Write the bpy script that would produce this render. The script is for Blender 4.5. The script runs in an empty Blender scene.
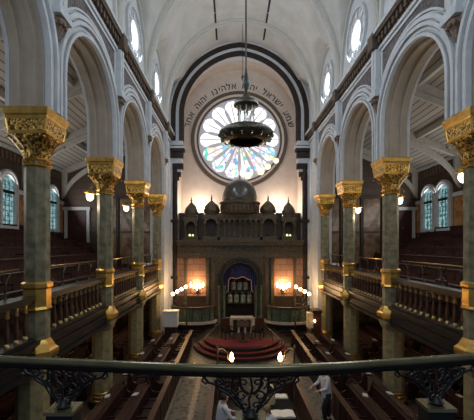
import bpy, bmesh, math, random
from mathutils import Vector, Matrix
PI = math.pi
random.seed(7)
S = bpy.context.scene
COL = S.collection

# ------------------------------------------------------------------ camera, world, lights, exposure
# heights are measured from the eye of the photographer on the west gallery: floor at -6.05 m
FL = -6.05
cam = bpy.data.cameras.new('camera'); camo = bpy.data.objects.new('camera', cam); COL.objects.link(camo)
camo.location = (-0.64, 0, 0); camo.rotation_euler = (PI/2, 0, 0)
cam.sensor_width = 36; cam.lens = 36*342/474; cam.shift_x = 6/474; cam.shift_y = 35/474; cam.clip_end = 200
S.camera = camo
w = bpy.data.worlds.new('world'); S.world = w; w.use_nodes = True
w.node_tree.nodes['Background'].inputs[0].default_value = (0.55, 0.70, 1.0, 1)
w.node_tree.nodes['Background'].inputs[1].default_value = 0.10
S.view_settings.view_transform = 'Standard'; S.view_settings.look = 'None'
S.view_settings.exposure = 0.12; S.view_settings.gamma = 1.0; S.view_settings.use_curve_mapping = False

def area(name, loc, rot, sx, sy, power, color):
    l = bpy.data.lights.new(name, 'AREA'); l.shape = 'RECTANGLE'; l.size = sx; l.size_y = sy
    l.energy = power; l.color = color
    o = bpy.data.objects.new(name, l); COL.objects.link(o); o.location = loc; o.rotation_euler = rot
    return o
def point(name, loc, power, color, r=0.08):
    l = bpy.data.lights.new(name, 'POINT'); l.energy = power; l.color = color; l.shadow_soft_size = r
    o = bpy.data.objects.new(name, l); COL.objects.link(o); o.location = loc
    return o
CY = [3.85, 8.4, 12.95, 17.5, 22.05]          # column centres along the nave
B = 4.55
DAY = (0.80, 0.90, 1.0); WARM = (1.0, 0.62, 0.30)
for i in range(4):                            # daylight of the round clerestory windows
    yc = CY[i] + B/2
    area('clerestory_daylight', (-4.75, yc, 9.6), (0, -PI/2+0.2, 0), 2, 2, 125, DAY)
    area('clerestory_daylight', (4.75, yc, 9.6), (0, PI/2-0.2, 0), 2, 2, 125, DAY)
for y in (4.2, 8.8, 13.4, 18.0, 22.65):           # daylight of the paired gallery windows
    area('gallery_daylight', (-12.5, y, 2.9), (0, -PI/2-0.5, 0), 2.8, 3, 85, (1.0, 0.97, 0.92))
    area('gallery_daylight', (12.5, y, 2.9), (0, PI/2+0.5, 0), 2.8, 3, 85, (1.0, 0.97, 0.92))
area('west_fill_light', (0, -3, 9), (PI/2+0.15, 0, 0), 6, 6, 480, DAY)  # added fill light behind the viewer, no window modelled there

# ------------------------------------------------------------------ materials
def mat(name, c1, rough=0.6, metal=0.0, c2=None, scale=4.0, kind='noise', bump=0.0, coat=0.0, spec=0.5, detail=6, mapscale=(1,1,1), lo=0.35, hi=0.65):
    m = bpy.data.materials.new(name); m.use_nodes = True
    nt = m.node_tree; b = nt.nodes['Principled BSDF']
    b.inputs['Base Color'].default_value = (*c1, 1); b.inputs['Roughness'].default_value = rough
    b.inputs['Metallic'].default_value = metal; b.inputs['Specular IOR Level'].default_value = spec
    b.inputs['Coat Weight'].default_value = coat
    if c2 is not None or bump:
        tc = nt.nodes.new('ShaderNodeTexCoord'); mp = nt.nodes.new('ShaderNodeMapping')
        mp.inputs['Scale'].default_value = mapscale
        nt.links.new(tc.outputs['Object'], mp.inputs['Vector'])
        if kind == 'noise':
            t = nt.nodes.new('ShaderNodeTexNoise'); t.inputs['Scale'].default_value = scale; t.inputs['Detail'].default_value = detail; out = t.outputs['Fac']
        elif kind == 'voronoi':
            t = nt.nodes.new('ShaderNodeTexVoronoi'); t.inputs['Scale'].default_value = scale; out = t.outputs['Distance']
        elif kind == 'wave':
            t = nt.nodes.new('ShaderNodeTexWave'); t.inputs['Scale'].default_value = scale; t.inputs['Distortion'].default_value = 3.0; t.inputs['Detail'].default_value = 3; out = t.outputs['Fac']
        nt.links.new(mp.outputs['Vector'], t.inputs['Vector'])
        if c2 is not None:
            r = nt.nodes.new('ShaderNodeValToRGB')
            r.color_ramp.elements[0].position = lo; r.color_ramp.elements[1].position = hi
            r.color_ramp.elements[0].color = (*c1, 1); r.color_ramp.elements[1].color = (*c2, 1)
            nt.links.new(out, r.inputs['Fac']); nt.links.new(r.outputs['Color'], b.inputs['Base Color'])
        if bump:
            bp = nt.nodes.new('ShaderNodeBump'); bp.inputs['Strength'].default_value = bump; bp.inputs['Distance'].default_value = 0.03
            nt.links.new(out, bp.inputs['Height']); nt.links.new(bp.outputs['Normal'], b.inputs['Normal'])
    return m
def brick_mat(name, c1, c2, mortar, scale, bw, rh, ms=0.02, rough=0.6, axes='xz', bump=0.0):
    m = bpy.data.materials.new(name); m.use_nodes = True
    nt = m.node_tree; b = nt.nodes['Principled BSDF']; b.inputs['Roughness'].default_value = rough
    tc = nt.nodes.new('ShaderNodeTexCoord'); sp = nt.nodes.new('ShaderNodeSeparateXYZ'); cb = nt.nodes.new('ShaderNodeCombineXYZ')
    nt.links.new(tc.outputs['Object'], sp.inputs[0])
    nt.links.new(sp.outputs[axes[0].upper()], cb.inputs[0]); nt.links.new(sp.outputs[axes[1].upper()], cb.inputs[1])
    t = nt.nodes.new('ShaderNodeTexBrick'); t.inputs['Scale'].default_value = scale
    t.inputs['Color1'].default_value = (*c1, 1); t.inputs['Color2'].default_value = (*c2, 1); t.inputs['Mortar'].default_value = (*mortar, 1)
    t.inputs['Brick Width'].default_value = bw; t.inputs['Row Height'].default_value = rh; t.inputs['Mortar Size'].default_value = ms
    nt.links.new(cb.outputs[0], t.inputs['Vector']); nt.links.new(t.outputs['Color'], b.inputs['Base Color'])
    if bump:
        bp = nt.nodes.new('ShaderNodeBump'); bp.inputs['Strength'].default_value = bump; bp.invert = True; bp.inputs['Distance'].default_value = 0.02
        nt.links.new(t.outputs['Fac'], bp.inputs['Height']); nt.links.new(bp.outputs['Normal'], b.inputs['Normal'])
    return m
def emit(name, c, st):
    m = bpy.data.materials.new(name); m.use_nodes = True; b = m.node_tree.nodes['Principled BSDF']
    b.inputs['Base Color'].default_value = (*c, 1); b.inputs['Emission Color'].default_value = (*c, 1); b.inputs['Emission Strength'].default_value = st
    b.inputs['Roughness'].default_value = 0.3
    return m
def stained(name, cols, scale, st):
    m = emit(name, (0.5, 0.5, 0.5), st); nt = m.node_tree; b = nt.nodes['Principled BSDF']
    b.inputs['Base Color'].default_value = (0.05, 0.05, 0.05, 1)
    tc = nt.nodes.new('ShaderNodeTexCoord'); v = nt.nodes.new('ShaderNodeTexVoronoi'); v.inputs['Scale'].default_value = scale
    sp = nt.nodes.new('ShaderNodeSeparateColor'); r = nt.nodes.new('ShaderNodeValToRGB'); r.color_ramp.interpolation = 'CONSTANT'
    e = r.color_ramp.elements
    while len(e) < len(cols): e.new(0.5)
    for i, c in enumerate(cols): e[i].position = i/len(cols); e[i].color = (*c, 1)
    nt.links.new(tc.outputs['Object'], v.inputs['Vector']); nt.links.new(v.outputs['Color'], sp.inputs[0])
    nt.links.new(sp.outputs[0], r.inputs['Fac']); nt.links.new(r.outputs['Color'], b.inputs['Emission Color'])
    return m
M = {}
M['white'] = mat('white_paint', (0.50, 0.52, 0.54), 0.7, c2=(0.58, 0.60, 0.62), scale=3)
M['cream'] = mat('warm_lit_soffit', (0.36, 0.30, 0.235), 0.7, c2=(0.42, 0.36, 0.29), scale=2)  # warm aisle light on the arch undersides put into the colour
M['vault'] = mat('vault_plaster', (0.44, 0.43, 0.40), 0.8, c2=(0.52, 0.51, 0.48), scale=1.2)
M['rib'] = mat('vault_rib_plaster', (0.50, 0.48, 0.44), 0.8)
M['mosaic'] = mat('spandrel_mosaic', (0.03, 0.025, 0.025), 0.7, c2=(0.14, 0.12, 0.12), scale=9, kind='voronoi', lo=0.1, hi=0.7)
M['cornice'] = mat('cornice_brown', (0.07, 0.045, 0.032), 0.6, c2=(0.11, 0.075, 0.05), scale=6)
M['corbel'] = mat('corbel_brown', (0.09, 0.055, 0.035), 0.5, c2=(0.16, 0.10, 0.06), scale=12, bump=0.6)
M['gold'] = mat('gilded', (0.62, 0.36, 0.08), 0.34, 0.85, c2=(0.80, 0.52, 0.14), scale=5)
M['goldcarve'] = mat('gilded_carving', (0.10, 0.055, 0.015), 0.38, 0.8, c2=(0.80, 0.50, 0.13), scale=17, bump=1.0, lo=0.40, hi=0.58, detail=2)
M['marble'] = mat('green_grey_marble', (0.095, 0.09, 0.05), 0.5, c2=(0.27, 0.24, 0.15), scale=5, bump=0.02, coat=0.0, spec=0.3, lo=0.3, hi=0.7)
M['marblelow'] = mat('yellow_grey_marble', (0.17, 0.14, 0.07), 0.4, c2=(0.34, 0.28, 0.14), scale=6, lo=0.3, hi=0.7)
M['wood'] = mat('dark_pew_wood', (0.022, 0.007, 0.006), 0.5, c2=(0.046, 0.015, 0.013), scale=3, kind='wave', coat=0.0, spec=0.3)
M['wood2'] = mat('red_brown_wood', (0.045, 0.018, 0.010), 0.4, c2=(0.085, 0.034, 0.018), scale=3, kind='wave', coat=0.0, spec=0.3)
M['black'] = mat('black_paint', (0.008, 0.008, 0.010), 0.42, c2=(0.012, 0.012, 0.014), scale=6, spec=0.22)
M['blackmatt'] = mat('black_baize', (0.008, 0.008, 0.009), 0.9, spec=0.2)
M['brass'] = mat('brass', (0.42, 0.29, 0.12), 0.28, 0.9)
M['railbrass'] = mat('dark_brass', (0.20, 0.17, 0.08), 0.22, 0.6, c2=(0.32, 0.28, 0.15), scale=4, coat=0.5)
M['iron'] = mat('black_iron', (0.006, 0.007, 0.007), 0.45, 0.0)
M['bronze'] = mat('dark_bronze', (0.03, 0.028, 0.022), 0.35, 0.6, c2=(0.09, 0.08, 0.055), scale=10, bump=0.3)
M['dome'] = mat('ark_dome', (0.035, 0.033, 0.026), 0.32, 0.3, c2=(0.07, 0.065, 0.05), scale=6, coat=0.3)
M['arkstone'] = mat('ark_carving', (0.014, 0.010, 0.006), 0.40, 0.2, c2=(0.15, 0.105, 0.055), scale=14, bump=0.5, lo=0.3, hi=0.75)
M['arkdark'] = mat('ark_dark_wood', (0.022, 0.013, 0.008), 0.45, c2=(0.045, 0.027, 0.016), scale=6)
M['pinkbrick'] = brick_mat('pink_marble_blocks', (0.34, 0.19, 0.12), (0.26, 0.135, 0.085), (0.10, 0.055, 0.035), 1.0, 0.95, 0.42, 0.02, 0.4, 'xz')
M['green'] = mat('green_marble', (0.035, 0.055, 0.035), 0.25, c2=(0.09, 0.13, 0.09), scale=7, coat=0.4)
M['stone'] = mat('pale_stone', (0.40, 0.33, 0.24), 0.6, c2=(0.50, 0.42, 0.32), scale=4)
M['band'] = mat('dark_band_stone', (0.022, 0.014, 0.011), 0.5, c2=(0.048, 0.032, 0.025), scale=6, spec=0.2)
M['tan'] = mat('niche_plaster', (0.56, 0.46, 0.39), 0.8, c2=(0.62, 0.52, 0.44), scale=2)
M['aislewall'] = brick_mat('brown_mosaic_wall', (0.060, 0.035, 0.025), (0.085, 0.05, 0.035), (0.035, 0.022, 0.017), 1.0, 0.9, 0.42, 0.02, 0.55, 'yz')
M['aislewallE'] = brick_mat('brown_mosaic_wall_east', (0.060, 0.035, 0.025), (0.085, 0.05, 0.035), (0.035, 0.022, 0.017), 1.0, 0.9, 0.42, 0.02, 0.55, 'xz')
M['orange'] = mat('orange_marble', (0.22, 0.095, 0.03), 0.3, c2=(0.48, 0.24, 0.09), scale=3.2, coat=0.3, lo=0.35, hi=0.65)
M['brownmarble'] = mat('brown_marble', (0.10, 0.055, 0.03), 0.3, c2=(0.30, 0.185, 0.10), scale=2.4, coat=0.3, lo=0.35, hi=0.68)
M['planks'] = brick_mat('ceiling_planks', (0.40, 0.37, 0.33), (0.34, 0.315, 0.28), (0.10, 0.09, 0.08), 1.0, 60, 0.30, 0.028, 0.7, 'yx')
M['beam'] = mat('ceiling_beam', (0.40, 0.38, 0.34), 0.7, c2=(0.46, 0.44, 0.40), scale=4)
M['floor'] = brick_mat('nave_mosaic_floor', (0.13, 0.10, 0.065), (0.17, 0.135, 0.09), (0.05, 0.04, 0.03), 1.0, 0.35, 0.35, 0.05, 0.4, 'xy')
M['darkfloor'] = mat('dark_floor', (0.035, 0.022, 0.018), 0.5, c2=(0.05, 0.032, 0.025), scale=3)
M['runner'] = mat('patterned_runner', (0.075, 0.06, 0.04), 0.7, c2=(0.20, 0.165, 0.11), scale=4.2, kind='voronoi', lo=0.2, hi=0.55)
M['stripe'] = mat('pale_mosaic_border', (0.24, 0.20, 0.14), 0.6, c2=(0.30, 0.25, 0.18), scale=8)
M['red'] = mat('red_carpet', (0.13, 0.006, 0.010), 0.9, c2=(0.20, 0.010, 0.016), scale=10)
M['navy'] = mat('navy_velvet', (0.012, 0.012, 0.05), 0.8, c2=(0.03, 0.03, 0.10), scale=6)
M['pinktrim'] = mat('pink_gold_trim', (0.62, 0.30, 0.26), 0.5)
M['paper'] = mat('white_paper', (0.72, 0.68, 0.60), 0.7)
M['cloth'] = mat('white_cloth', (0.62, 0.60, 0.56), 0.8, c2=(0.70, 0.68, 0.64), scale=6)
M['creamcloth'] = mat('cream_cloth', (0.66, 0.52, 0.30), 0.8)
M['shirt'] = mat('shirt_white', (0.58, 0.57, 0.58), 0.8, c2=(0.66, 0.65, 0.66), scale=5)
M['trousers'] = mat('dark_trousers', (0.015, 0.014, 0.018), 0.8)
M['skin'] = mat('skin', (0.50, 0.28, 0.19), 0.55)
M['hairdark'] = mat('dark_hair', (0.02, 0.012, 0.01), 0.6, c2=(0.04, 0.02, 0.015), scale=30, bump=0.4)
M['hairblond'] = mat('fair_hair', (0.28, 0.17, 0.07), 0.6, c2=(0.38, 0.24, 0.11), scale=30, bump=0.4)
M['doorred'] = mat('dark_red_door', (0.05, 0.008, 0.008), 0.5)
M['silver'] = mat('silver', (0.55, 0.55, 0.50), 0.25, 0.9)
M['velvet'] = mat('scroll_mantle', (0.55, 0.48, 0.30), 0.8, c2=(0.25, 0.30, 0.16), scale=8)
M['lead'] = mat('stone_tracery', (0.74, 0.70, 0.74), 0.6)
M['bulb'] = emit('warm_bulb', (1.0, 0.66, 0.32), 14)
M['bulbbig'] = emit('candle_bulb', (1.0, 0.62, 0.28), 26)
M['globe'] = emit('white_glass_globe', (1.0, 0.86, 0.62), 5)
M['green_lamp'] = emit('small_green_lamp', (0.9, 1.0, 0.45), 1.2)
M['rose'] = stained('rose_glass', [(1,1,1), (0.9,0.95,1.0), (0.95,0.85,1.0), (1,1,1), (0.25,0.6,0.9), (1,0.85,0.4), (1,0.6,0.68), (0.85,0.95,1), (0.12,0.65,0.5), (0.1,0.4,0.85), (1,0.95,0.8)], 4.0, 1.1)
M['rosecool'] = stained('rose_glass_clear', [(1,1,1), (0.93,0.93,1.0), (0.95,0.87,1.0), (1,1,1), (0.85,0.95,1), (1,0.97,0.8)], 2.6, 1.35)
M['amber'] = emit('amber_roundel', (1.0, 0.82, 0.42), 1.5)
M['clear'] = stained('clerestory_glass', [(0.75,0.85,0.95), (0.9,0.97,1.0), (0.55,0.65,0.72), (0.8,0.9,1.0)], 5, 0.45)
M['sideglass'] = stained('side_window_glass', [(0.25,0.55,0.62), (0.45,0.75,0.80), (0.12,0.28,0.25), (0.55,0.80,0.88), (0.20,0.42,0.40)], 6, 0.5)

# ------------------------------------------------------------------ mesh helpers
def finish(name, bm, m, parent=None, smooth=False, loc=None, recalc=True):
    if recalc: bmesh.ops.recalc_face_normals(bm, faces=bm.faces)
    me = bpy.data.meshes.new(name); bm.to_mesh(me); bm.free()
    ms = m if isinstance(m, (list, tuple)) else [m]
    for k in ms: me.materials.append(M[k])
    if smooth:
        for p in me.polygons: p.use_smooth = True
        if smooth != 'all':
            try: me.set_sharp_from_angle(angle=math.radians(38))
            except Exception: pass
    o = bpy.data.objects.new(name, me); COL.objects.link(o)
    if loc: o.location = loc
    if parent: o.parent = parent
    return o
def tag(o, label, cat, group=None, kind=None):
    if label: o['label'] = label
    if cat: o['category'] = cat
    if group: o['group'] = group
    if kind: o['kind'] = kind
    return o
def struct(name, bm, m, parent=None, smooth=False):
    o = finish(name, bm, m, parent, smooth)
    o['kind'] = 'structure'
    return o
def thing(name, label, cat, loc=(0, 0, 0), rz=0, group=None):
    o = bpy.data.objects.new(name, None); COL.objects.link(o); o.location = loc; o.rotation_euler = (0, 0, rz)
    o.empty_display_size = 0.2
    return tag(o, label, cat, group)
def dup(root, loc, label, rz=None, group=None, sx=1):
    r = root.copy(); COL.objects.link(r); r.location = loc
    if rz is not None: r.rotation_euler = (0, 0, rz)
    r['label'] = label
    if group: r['group'] = group
    for ch in list(root.children):
        c = ch.copy(); COL.objects.link(c); c.parent = r
        for g in list(ch.children):
            d = g.copy(); COL.objects.link(d); d.parent = c
    return r
def NB(): return bmesh.new()
def box(bm, x0, x1, y0, y1, z0, z1, mi=0):
    vs = [bm.verts.new((x, y, z)) for z in (z0, z1) for y in (y0, y1) for x in (x0, x1)]
    for f in ((0, 2, 3, 1), (4, 5, 7, 6), (0, 1, 5, 4), (2, 6, 7, 3), (0, 4, 6, 2), (1, 3, 7, 5)):
        bm.faces.new([vs[i] for i in f]).material_index = mi
def lathe(bm, prof, c=(0, 0, 0), n=16, mi=0, sx=1, sy=1):
    rings = []
    for r, z in prof:
        if r < 1e-5: rings.append([bm.verts.new((c[0], c[1], c[2]+z))])
        else: rings.append([bm.verts.new((c[0]+sx*r*math.cos(2*PI*k/n), c[1]+sy*r*math.sin(2*PI*k/n), c[2]+z)) for k in range(n)])
    for a, b in zip(rings, rings[1:]):
        for k in range(n):
            k2 = (k+1) % n
            if len(a) == 1 and len(b) == 1: continue
            if len(a) == 1: f = bm.faces.new((a[0], b[k], b[k2]))
            elif len(b) == 1: f = bm.faces.new((a[k], a[k2], b[0]))
            else: f = bm.faces.new((a[k], a[k2], b[k2], b[k]))
            f.material_index = mi
    for r_ in (rings[0], rings[-1]):
        if len(r_) > 1: bm.faces.new(r_).material_index = mi
def oct_loft(bm, prof, c=(0, 0), mi=0):          # prof: (z, half width, chamfer k)
    rings = []
    for z, h, k in prof:
        q = [(h, -h*k), (h, h*k), (h*k, h), (-h*k, h), (-h, h*k), (-h, -h*k), (-h*k, -h), (h*k, -h)]
        rings.append([bm.verts.new((c[0]+a, c[1]+b, z)) for a, b in q])
    for a, b in zip(rings, rings[1:]):
        for k in range(8): bm.faces.new((a[k], a[(k+1) % 8], b[(k+1) % 8], b[k])).material_index = mi
    bm.faces.new(rings[0]).material_index = mi; bm.faces.new(rings[-1]).material_index = mi
def tube(bm, pts, r, n=8, mi=0, closed=False):
    pts = [Vector(p) for p in pts]; rings = []
    N = len(pts); up = None
    for i, p in enumerate(pts):
        if closed: d = pts[(i+1) % N]-pts[i-1]
        else: d = pts[min(i+1, N-1)]-pts[max(i-1, 0)]
        d.normalize()
        if up is None: up = Vector((0, 0, 1)) if abs(d.z) < 0.9 else Vector((1, 0, 0))
        a = d.cross(up)
        if a.length < 1e-4: a = d.cross(Vector((1, 0.3, 0)))
        a.normalize(); b = a.cross(d).normalized(); up = b
        rr = r[i] if isinstance(r, (list, tuple)) else r
        rings.append([bm.verts.new(p+rr*(math.cos(2*PI*k/n)*a+math.sin(2*PI*k/n)*b)) for k in range(n)])
    seq = list(zip(rings, rings[1:]))
    if closed: seq.append((rings[-1], rings[0]))
    for a, b in seq:
        for k in range(n): bm.faces.new((a[k], a[(k+1) % n], b[(k+1) % n], b[k])).material_index = mi
    if not closed:
        bm.faces.new(rings[0]).material_index = mi; bm.faces.new(rings[-1]).material_index = mi
def prism(bm, pts, f, d0, d1, mi=0):             # polygon pts (u,v) extruded d0..d1 ; f(u,v,d)->xyz
    a = [bm.verts.new(f(u, v, d0)) for u, v in pts]; b = [bm.verts.new(f(u, v, d1)) for u, v in pts]
    n = len(pts)
    for i in range(n): bm.faces.new((a[i], a[(i+1) % n], b[(i+1) % n], b[i])).material_index = mi
    bm.faces.new(a).material_index = mi; bm.faces.new(b).material_index = mi
def strip(bm, inner, outer, f, d0, d1, mi=0, closed=False):   # band between two paths, extruded
    n = len(inner)
    A = [bm.verts.new(f(*p, d0)) for p in inner]; Bv = [bm.verts.new(f(*p, d0)) for p in outer]
    C = [bm.verts.new(f(*p, d1)) for p in inner]; D = [bm.verts.new(f(*p, d1)) for p in outer]
    rng = range(n) if closed else range(n-1)
    for i in rng:
        j = (i+1) % n
        for q in ((A[i], A[j], Bv[j], Bv[i]), (C[i], D[i], D[j], C[j]), (A[i], C[i], C[j], A[j]), (Bv[i], Bv[j], D[j], D[i])):
            bm.faces.new(q).material_index = mi
    if not closed:
        for i in (0, n-1): bm.faces.new((A[i], Bv[i], D[i], C[i])).material_index = mi
def arch(a, h, zb, zc, o=0.0, n=28, t0=0.0, pw=1.0):
    pts = []
    if t0 == 0.0: pts.append((-(a+o), zb))
    for i in range(n+1):
        t = PI-t0-(PI-2*t0)*i/n
        u = (a+o)*math.cos(t); v = zc+(h+o)*(math.sin(t)**pw)
        pts.append((u, v))
    if t0 == 0.0: pts.append((a+o, zb))
    return pts

# ------------------------------------------------------------------ structure: floors
bm = NB(); box(bm, -14, 14, -4, 27, FL-0.2, FL); struct('floor', bm, 'floor')
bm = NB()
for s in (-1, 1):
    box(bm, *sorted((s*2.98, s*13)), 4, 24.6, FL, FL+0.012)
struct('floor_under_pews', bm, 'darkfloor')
bm = NB()
for x0, x1 in ((-2.95, -2.86), (-2.12, -2.05), (-1.40, -1.32), (1.75, 1.82), (2.2, 2.26), (2.86, 2.95)):
    box(bm, x0, x1, 6, 15.5, FL, FL+0.01)
struct('trim_1', bm, 'stripe')
bm = NB(); box(bm, -2.80, -2.18, 6, 15.5, FL, FL+0.008); box(bm, 2.30, 2.82, 6, 15.5, FL, FL+0.008); box(bm, -1.98, -1.45, 6, 15.5, FL, FL+0.008)
struct('trim_2', bm, 'runner')

# ------------------------------------------------------------------ arcades
XF, XB = 4.95, 5.85         # nave face and aisle face
ZI, ZC, AA, AH = 3.2, 4.35, 1.90, 1.87
ZTOP = 7.28
for s, side in ((-1, 'left'), (1, 'right')):
    f = lambda u, v, d, s=s: (s*d, u, v)
    bm = NB()
    ends = [1.575]
    for i in range(4):
        yc = CY[i]+B/2
        inn = [(yc+u, v) for u, v in arch(AA, AH, ZI, ZC)]
        out = []
        for k, (u, v) in enumerate(inn):
            if k == 0: out.append((CY[i], v))
            elif k == len(inn)-1: out.append((CY[i+1], v))
            else:
                t = (k-1)/(len(inn)-3)
                out.append((CY[i]+B*min(1, max(0, (t-0.12)/0.76)), ZTOP if 0.12 < t < 0.88 else ZC+(ZTOP-ZC)*min(t, 1-t)/0.12))
        strip(bm, inn, out, f, XF, XB)
        for fc in bm.faces:
            pass
    box(bm, *sorted((s*XF, s*XB)), CY[4], 24.6, FL, ZTOP)        # the solid pier before the east wall
    box(bm, *sorted((s*XF, s*XB)), 1.6, CY[0], ZI, ZTOP)
    bmesh.ops.remove_doubles(bm, verts=bm.verts, dist=0.001)
    wall = struct('wall_arcade_'+side, bm, 'white')
    # soffit lining and mouldings of each arch
    for i in range(4):
        yc = CY[i]+B/2
        sh = lambda L: [(yc+u, v) for u, v in L]
        bm = NB()
        strip(bm, sh(arch(AA, AH, ZI, ZC, -0.03)), sh(arch(AA, AH, ZI, ZC, 0.0)), f, XF+0.06, XB-0.04)
        strip(bm, sh(arch(AA, AH, ZI, ZC, -0.09)), sh(arch(AA, AH, ZI, ZC, -0.02)), f, XF+0.22, XF+0.30)
        strip(bm, sh(arch(AA, AH, ZI, ZC, -0.09)), sh(arch(AA, AH, ZI, ZC, -0.02)), f, XB-0.30, XB-0.22)
        struct('soffit', bm, 'cream', wall)
        bm = NB()
        for o0, o1, pr in ((-0.02, 0.07, 0.10), (0.12, 0.19, 0.05), (0.24, 0.34, 0.12)):
            strip(bm, sh(arch(AA, AH, ZI, ZC, o0)), sh(arch(AA, AH, ZI, ZC, o1)), f, XF-pr, XF+0.02)
        strip(bm, sh(arch(AA, AH, ZI, ZC, 0.40, t0=0.5)), sh(arch(AA, AH, ZI, ZC, 0.52, t0=0.5)), f, XF-0.10, XF+0.02)
        strip(bm, sh(arch(AA, AH, ZI, ZC, -0.02)), sh(arch(AA, AH, ZI, ZC, 0.2)), f, XB-0.02, XB+0.08)
        struct('moulding', bm, 'white', wall)
        # dark mosaic spandrel panels, left and right of the arch crown
        bm = NB()
        y0, y1 = CY[i]+0.38, CY[i+1]-0.38
        n = 22
        ext = lambda y: ZC+(AH+0.58)*math.sqrt(max(0, 1-((y-yc)/(AA+0.62))**2))
        low = [(y0+(y1-y0)*k/n, ext(y0+(y1-y0)*k/n)) for k in range(n+1)]
        top = [(y, 7.12) for y, z in low]
        strip(bm, low, top, f, XF-0.03, XF+0.01)
        struct('spandrel_panel', bm, 'mosaic', wall)
        bm = NB()
        strip(bm, low, [(y, z+0.07) for y, z in low], f, XF-0.07, XF)
        box(bm, *sorted((s*(XF-0.07), s*XF)), y0, y1, 7.08, 7.18)
        box(bm, *sorted((s*(XF-0.07), s*XF)), y0, y0+0.07, ext(y0), 7.1); box(bm, *sorted((s*(XF-0.07), s*XF)), y1-0.07, y1, ext(y1), 7.1)
        struct('panel_border', bm, 'white', wall)
    # pilaster strips with their brown corbels
    for i in range(5):
        bm = NB()
        box(bm, *sorted((s*(XF-0.20), s*XF)), CY[i]-0.20, CY[i]+0.20, 5.72, 7.3)
        box(bm, *sorted((s*(XF-0.24), s*XF)), CY[i]-0.27, CY[i]+0.27, 5.62, 5.80)
        box(bm, *sorted((s*(XF-0.28), s*XF)), CY[i]-0.31, CY[i]+0.31, 5.52, 5.66)
        box(bm, *sorted((s*(XF-0.24), s*XF)), CY[i]-0.06, CY[i]+0.06, 5.8, 7.3)
        struct('pilaster', bm, 'white', wall)
        bm = NB()
        prof = [(5.52, 0.26), (5.40, 0.24), (5.22, 0.15), (5.02, 0.09), (4.92, 0.02)]
        for (za, ra), (zb, rb) in zip(prof, prof[1:]):
            lathe(bm, [(rb, zb), (ra, za)], (s*XF, CY[i], 0), 10)
        for q in range(5):
            a = PI/2 + PI*(q+0.5)/5 if s > 0 else -PI/2+PI*(q+0.5)/5
            lathe(bm, [(0, -.07), (.06, -.03), (.07, .04), (0, .09)], (s*XF+0.21*math.cos(a), CY[i]+0.21*math.sin(a), 5.38), 6)
        struct('corbel', bm, 'corbel', wall)
    # cornice: white bands, brown dentil course
    bm = NB()
    box(bm, *sorted((s*(XF-0.10), s*5.2)), 1.6, 24.6, 7.24, 7.36)
    box(bm, *sorted((s*(XF-0.30), s*5.2)), 1.6, 24.6, 7.82, 7.94)
    struct('trim_cornice_'+side, bm, 'white')
    bm = NB()
    box(bm, *sorted((s*(XF-0.06), s*5.2)), 1.6, 24.6, 7.36, 7.82)
    box(bm, *sorted((s*(XF-0.24), s*5.2)), 1.6, 24.6, 7.70, 7.82)
    y = 1.7
    while y < 24.5:
        box(bm, *sorted((s*(XF-0.17), s*5.0)), y, y+0.13, 7.46, 7.70); y += 0.27
    for c in CY: box(bm, *sorted((s*(XF-0.34), s*5.0)), c-0.22, c+0.22, 7.33, 7.90)
    struct('trim_dentils_'+side, bm, 'cornice')

# ------------------------------------------------------------------ vault, clerestory
XV = 4.98; VZ = 8.2; VH = 6.32
def vmain(x): return VZ+VH*max(0.0, 1-(abs(x)/(XV+0.02))**2.15)**0.5
def vlun(y, x=XV):
    q = (y-CY[0]) % B - B/2
    return 8.0+(3.45+0.5*(XV-abs(x)))*math.sqrt(max(0, 1-(abs(q)/2.12)**1.9))
bm = NB()
xs = [XV*math.sin(PI/2*k/22) for k in range(-22, 23)]
ny = 120; ys = [CY[0]+(24.6-CY[0])*k/ny for k in range(ny+1)]
grid = [[bm.verts.new((x, y, max(vmain(x), vlun(y, x)))) for x in xs] for y in ys]
for a, b in zip(grid, grid[1:]):
    for k in range(len(xs)-1): bm.faces.new((a[k], a[k+1], b[k+1], b[k]))
g2 = [bm.verts.new((v.co.x, v.co.y, v.co.z+0.25)) for v in grid[0]]
struct('ceiling_vault', bm, 'vault', smooth=True)
for s, side in ((-1, 'left'), (1, 'right')):
    bm = NB(); box(bm, *sorted((s*XV, s*5.3)), CY[0], 24.6, 7.8, 13.4); struct('wall_clerestory_'+side, bm, 'white')
vn = bpy.data.objects['ceiling_vault']
for c in CY:
    bm = NB()
    L0 = [(x, vmain(x)-0.12) for x in xs]; L1 = [(x, vmain(x)+0.02) for x in xs]
    L0 = [(-XV+0.16, 7.9)]+[(x*0.968, z) for x, z in L0]+[(XV-0.16, 7.9)]; L1 = [(-XV, 7.9)]+L1+[(XV, 7.9)]
    strip(bm, L0, L1, lambda u, v, d: (u, d, v), c-0.17, c+0.17)
    L2 = [(x*0.975, z-0.07) for x, z in L0]
    strip(bm, L2, L0, lambda u, v, d: (u, d, v), c-0.08, c+0.08)
    struct('rib', bm, 'rib', vn, smooth=True)
for i in range(4):                # lunette ribs around each clerestory window
    yc = CY[i]+B/2
    for s in (-1, 1):
        bm = NB()
        L = [(yc+2.1*math.cos(t), 8.0+3.43*math.sin(t)) for t in [PI*k/24 for k in range(25)]]
        L0 = [(yc+1.93*math.cos(t), 8.0+3.27*math.sin(t)) for t in [PI*k/24 for k in range(25)]]
        strip(bm, L0, L, lambda u, v, d, s=s: (s*d, u, v), XV-0.12, XV+0.02)
        struct('wall_rib', bm, 'rib', vn, smooth=True)
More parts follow.
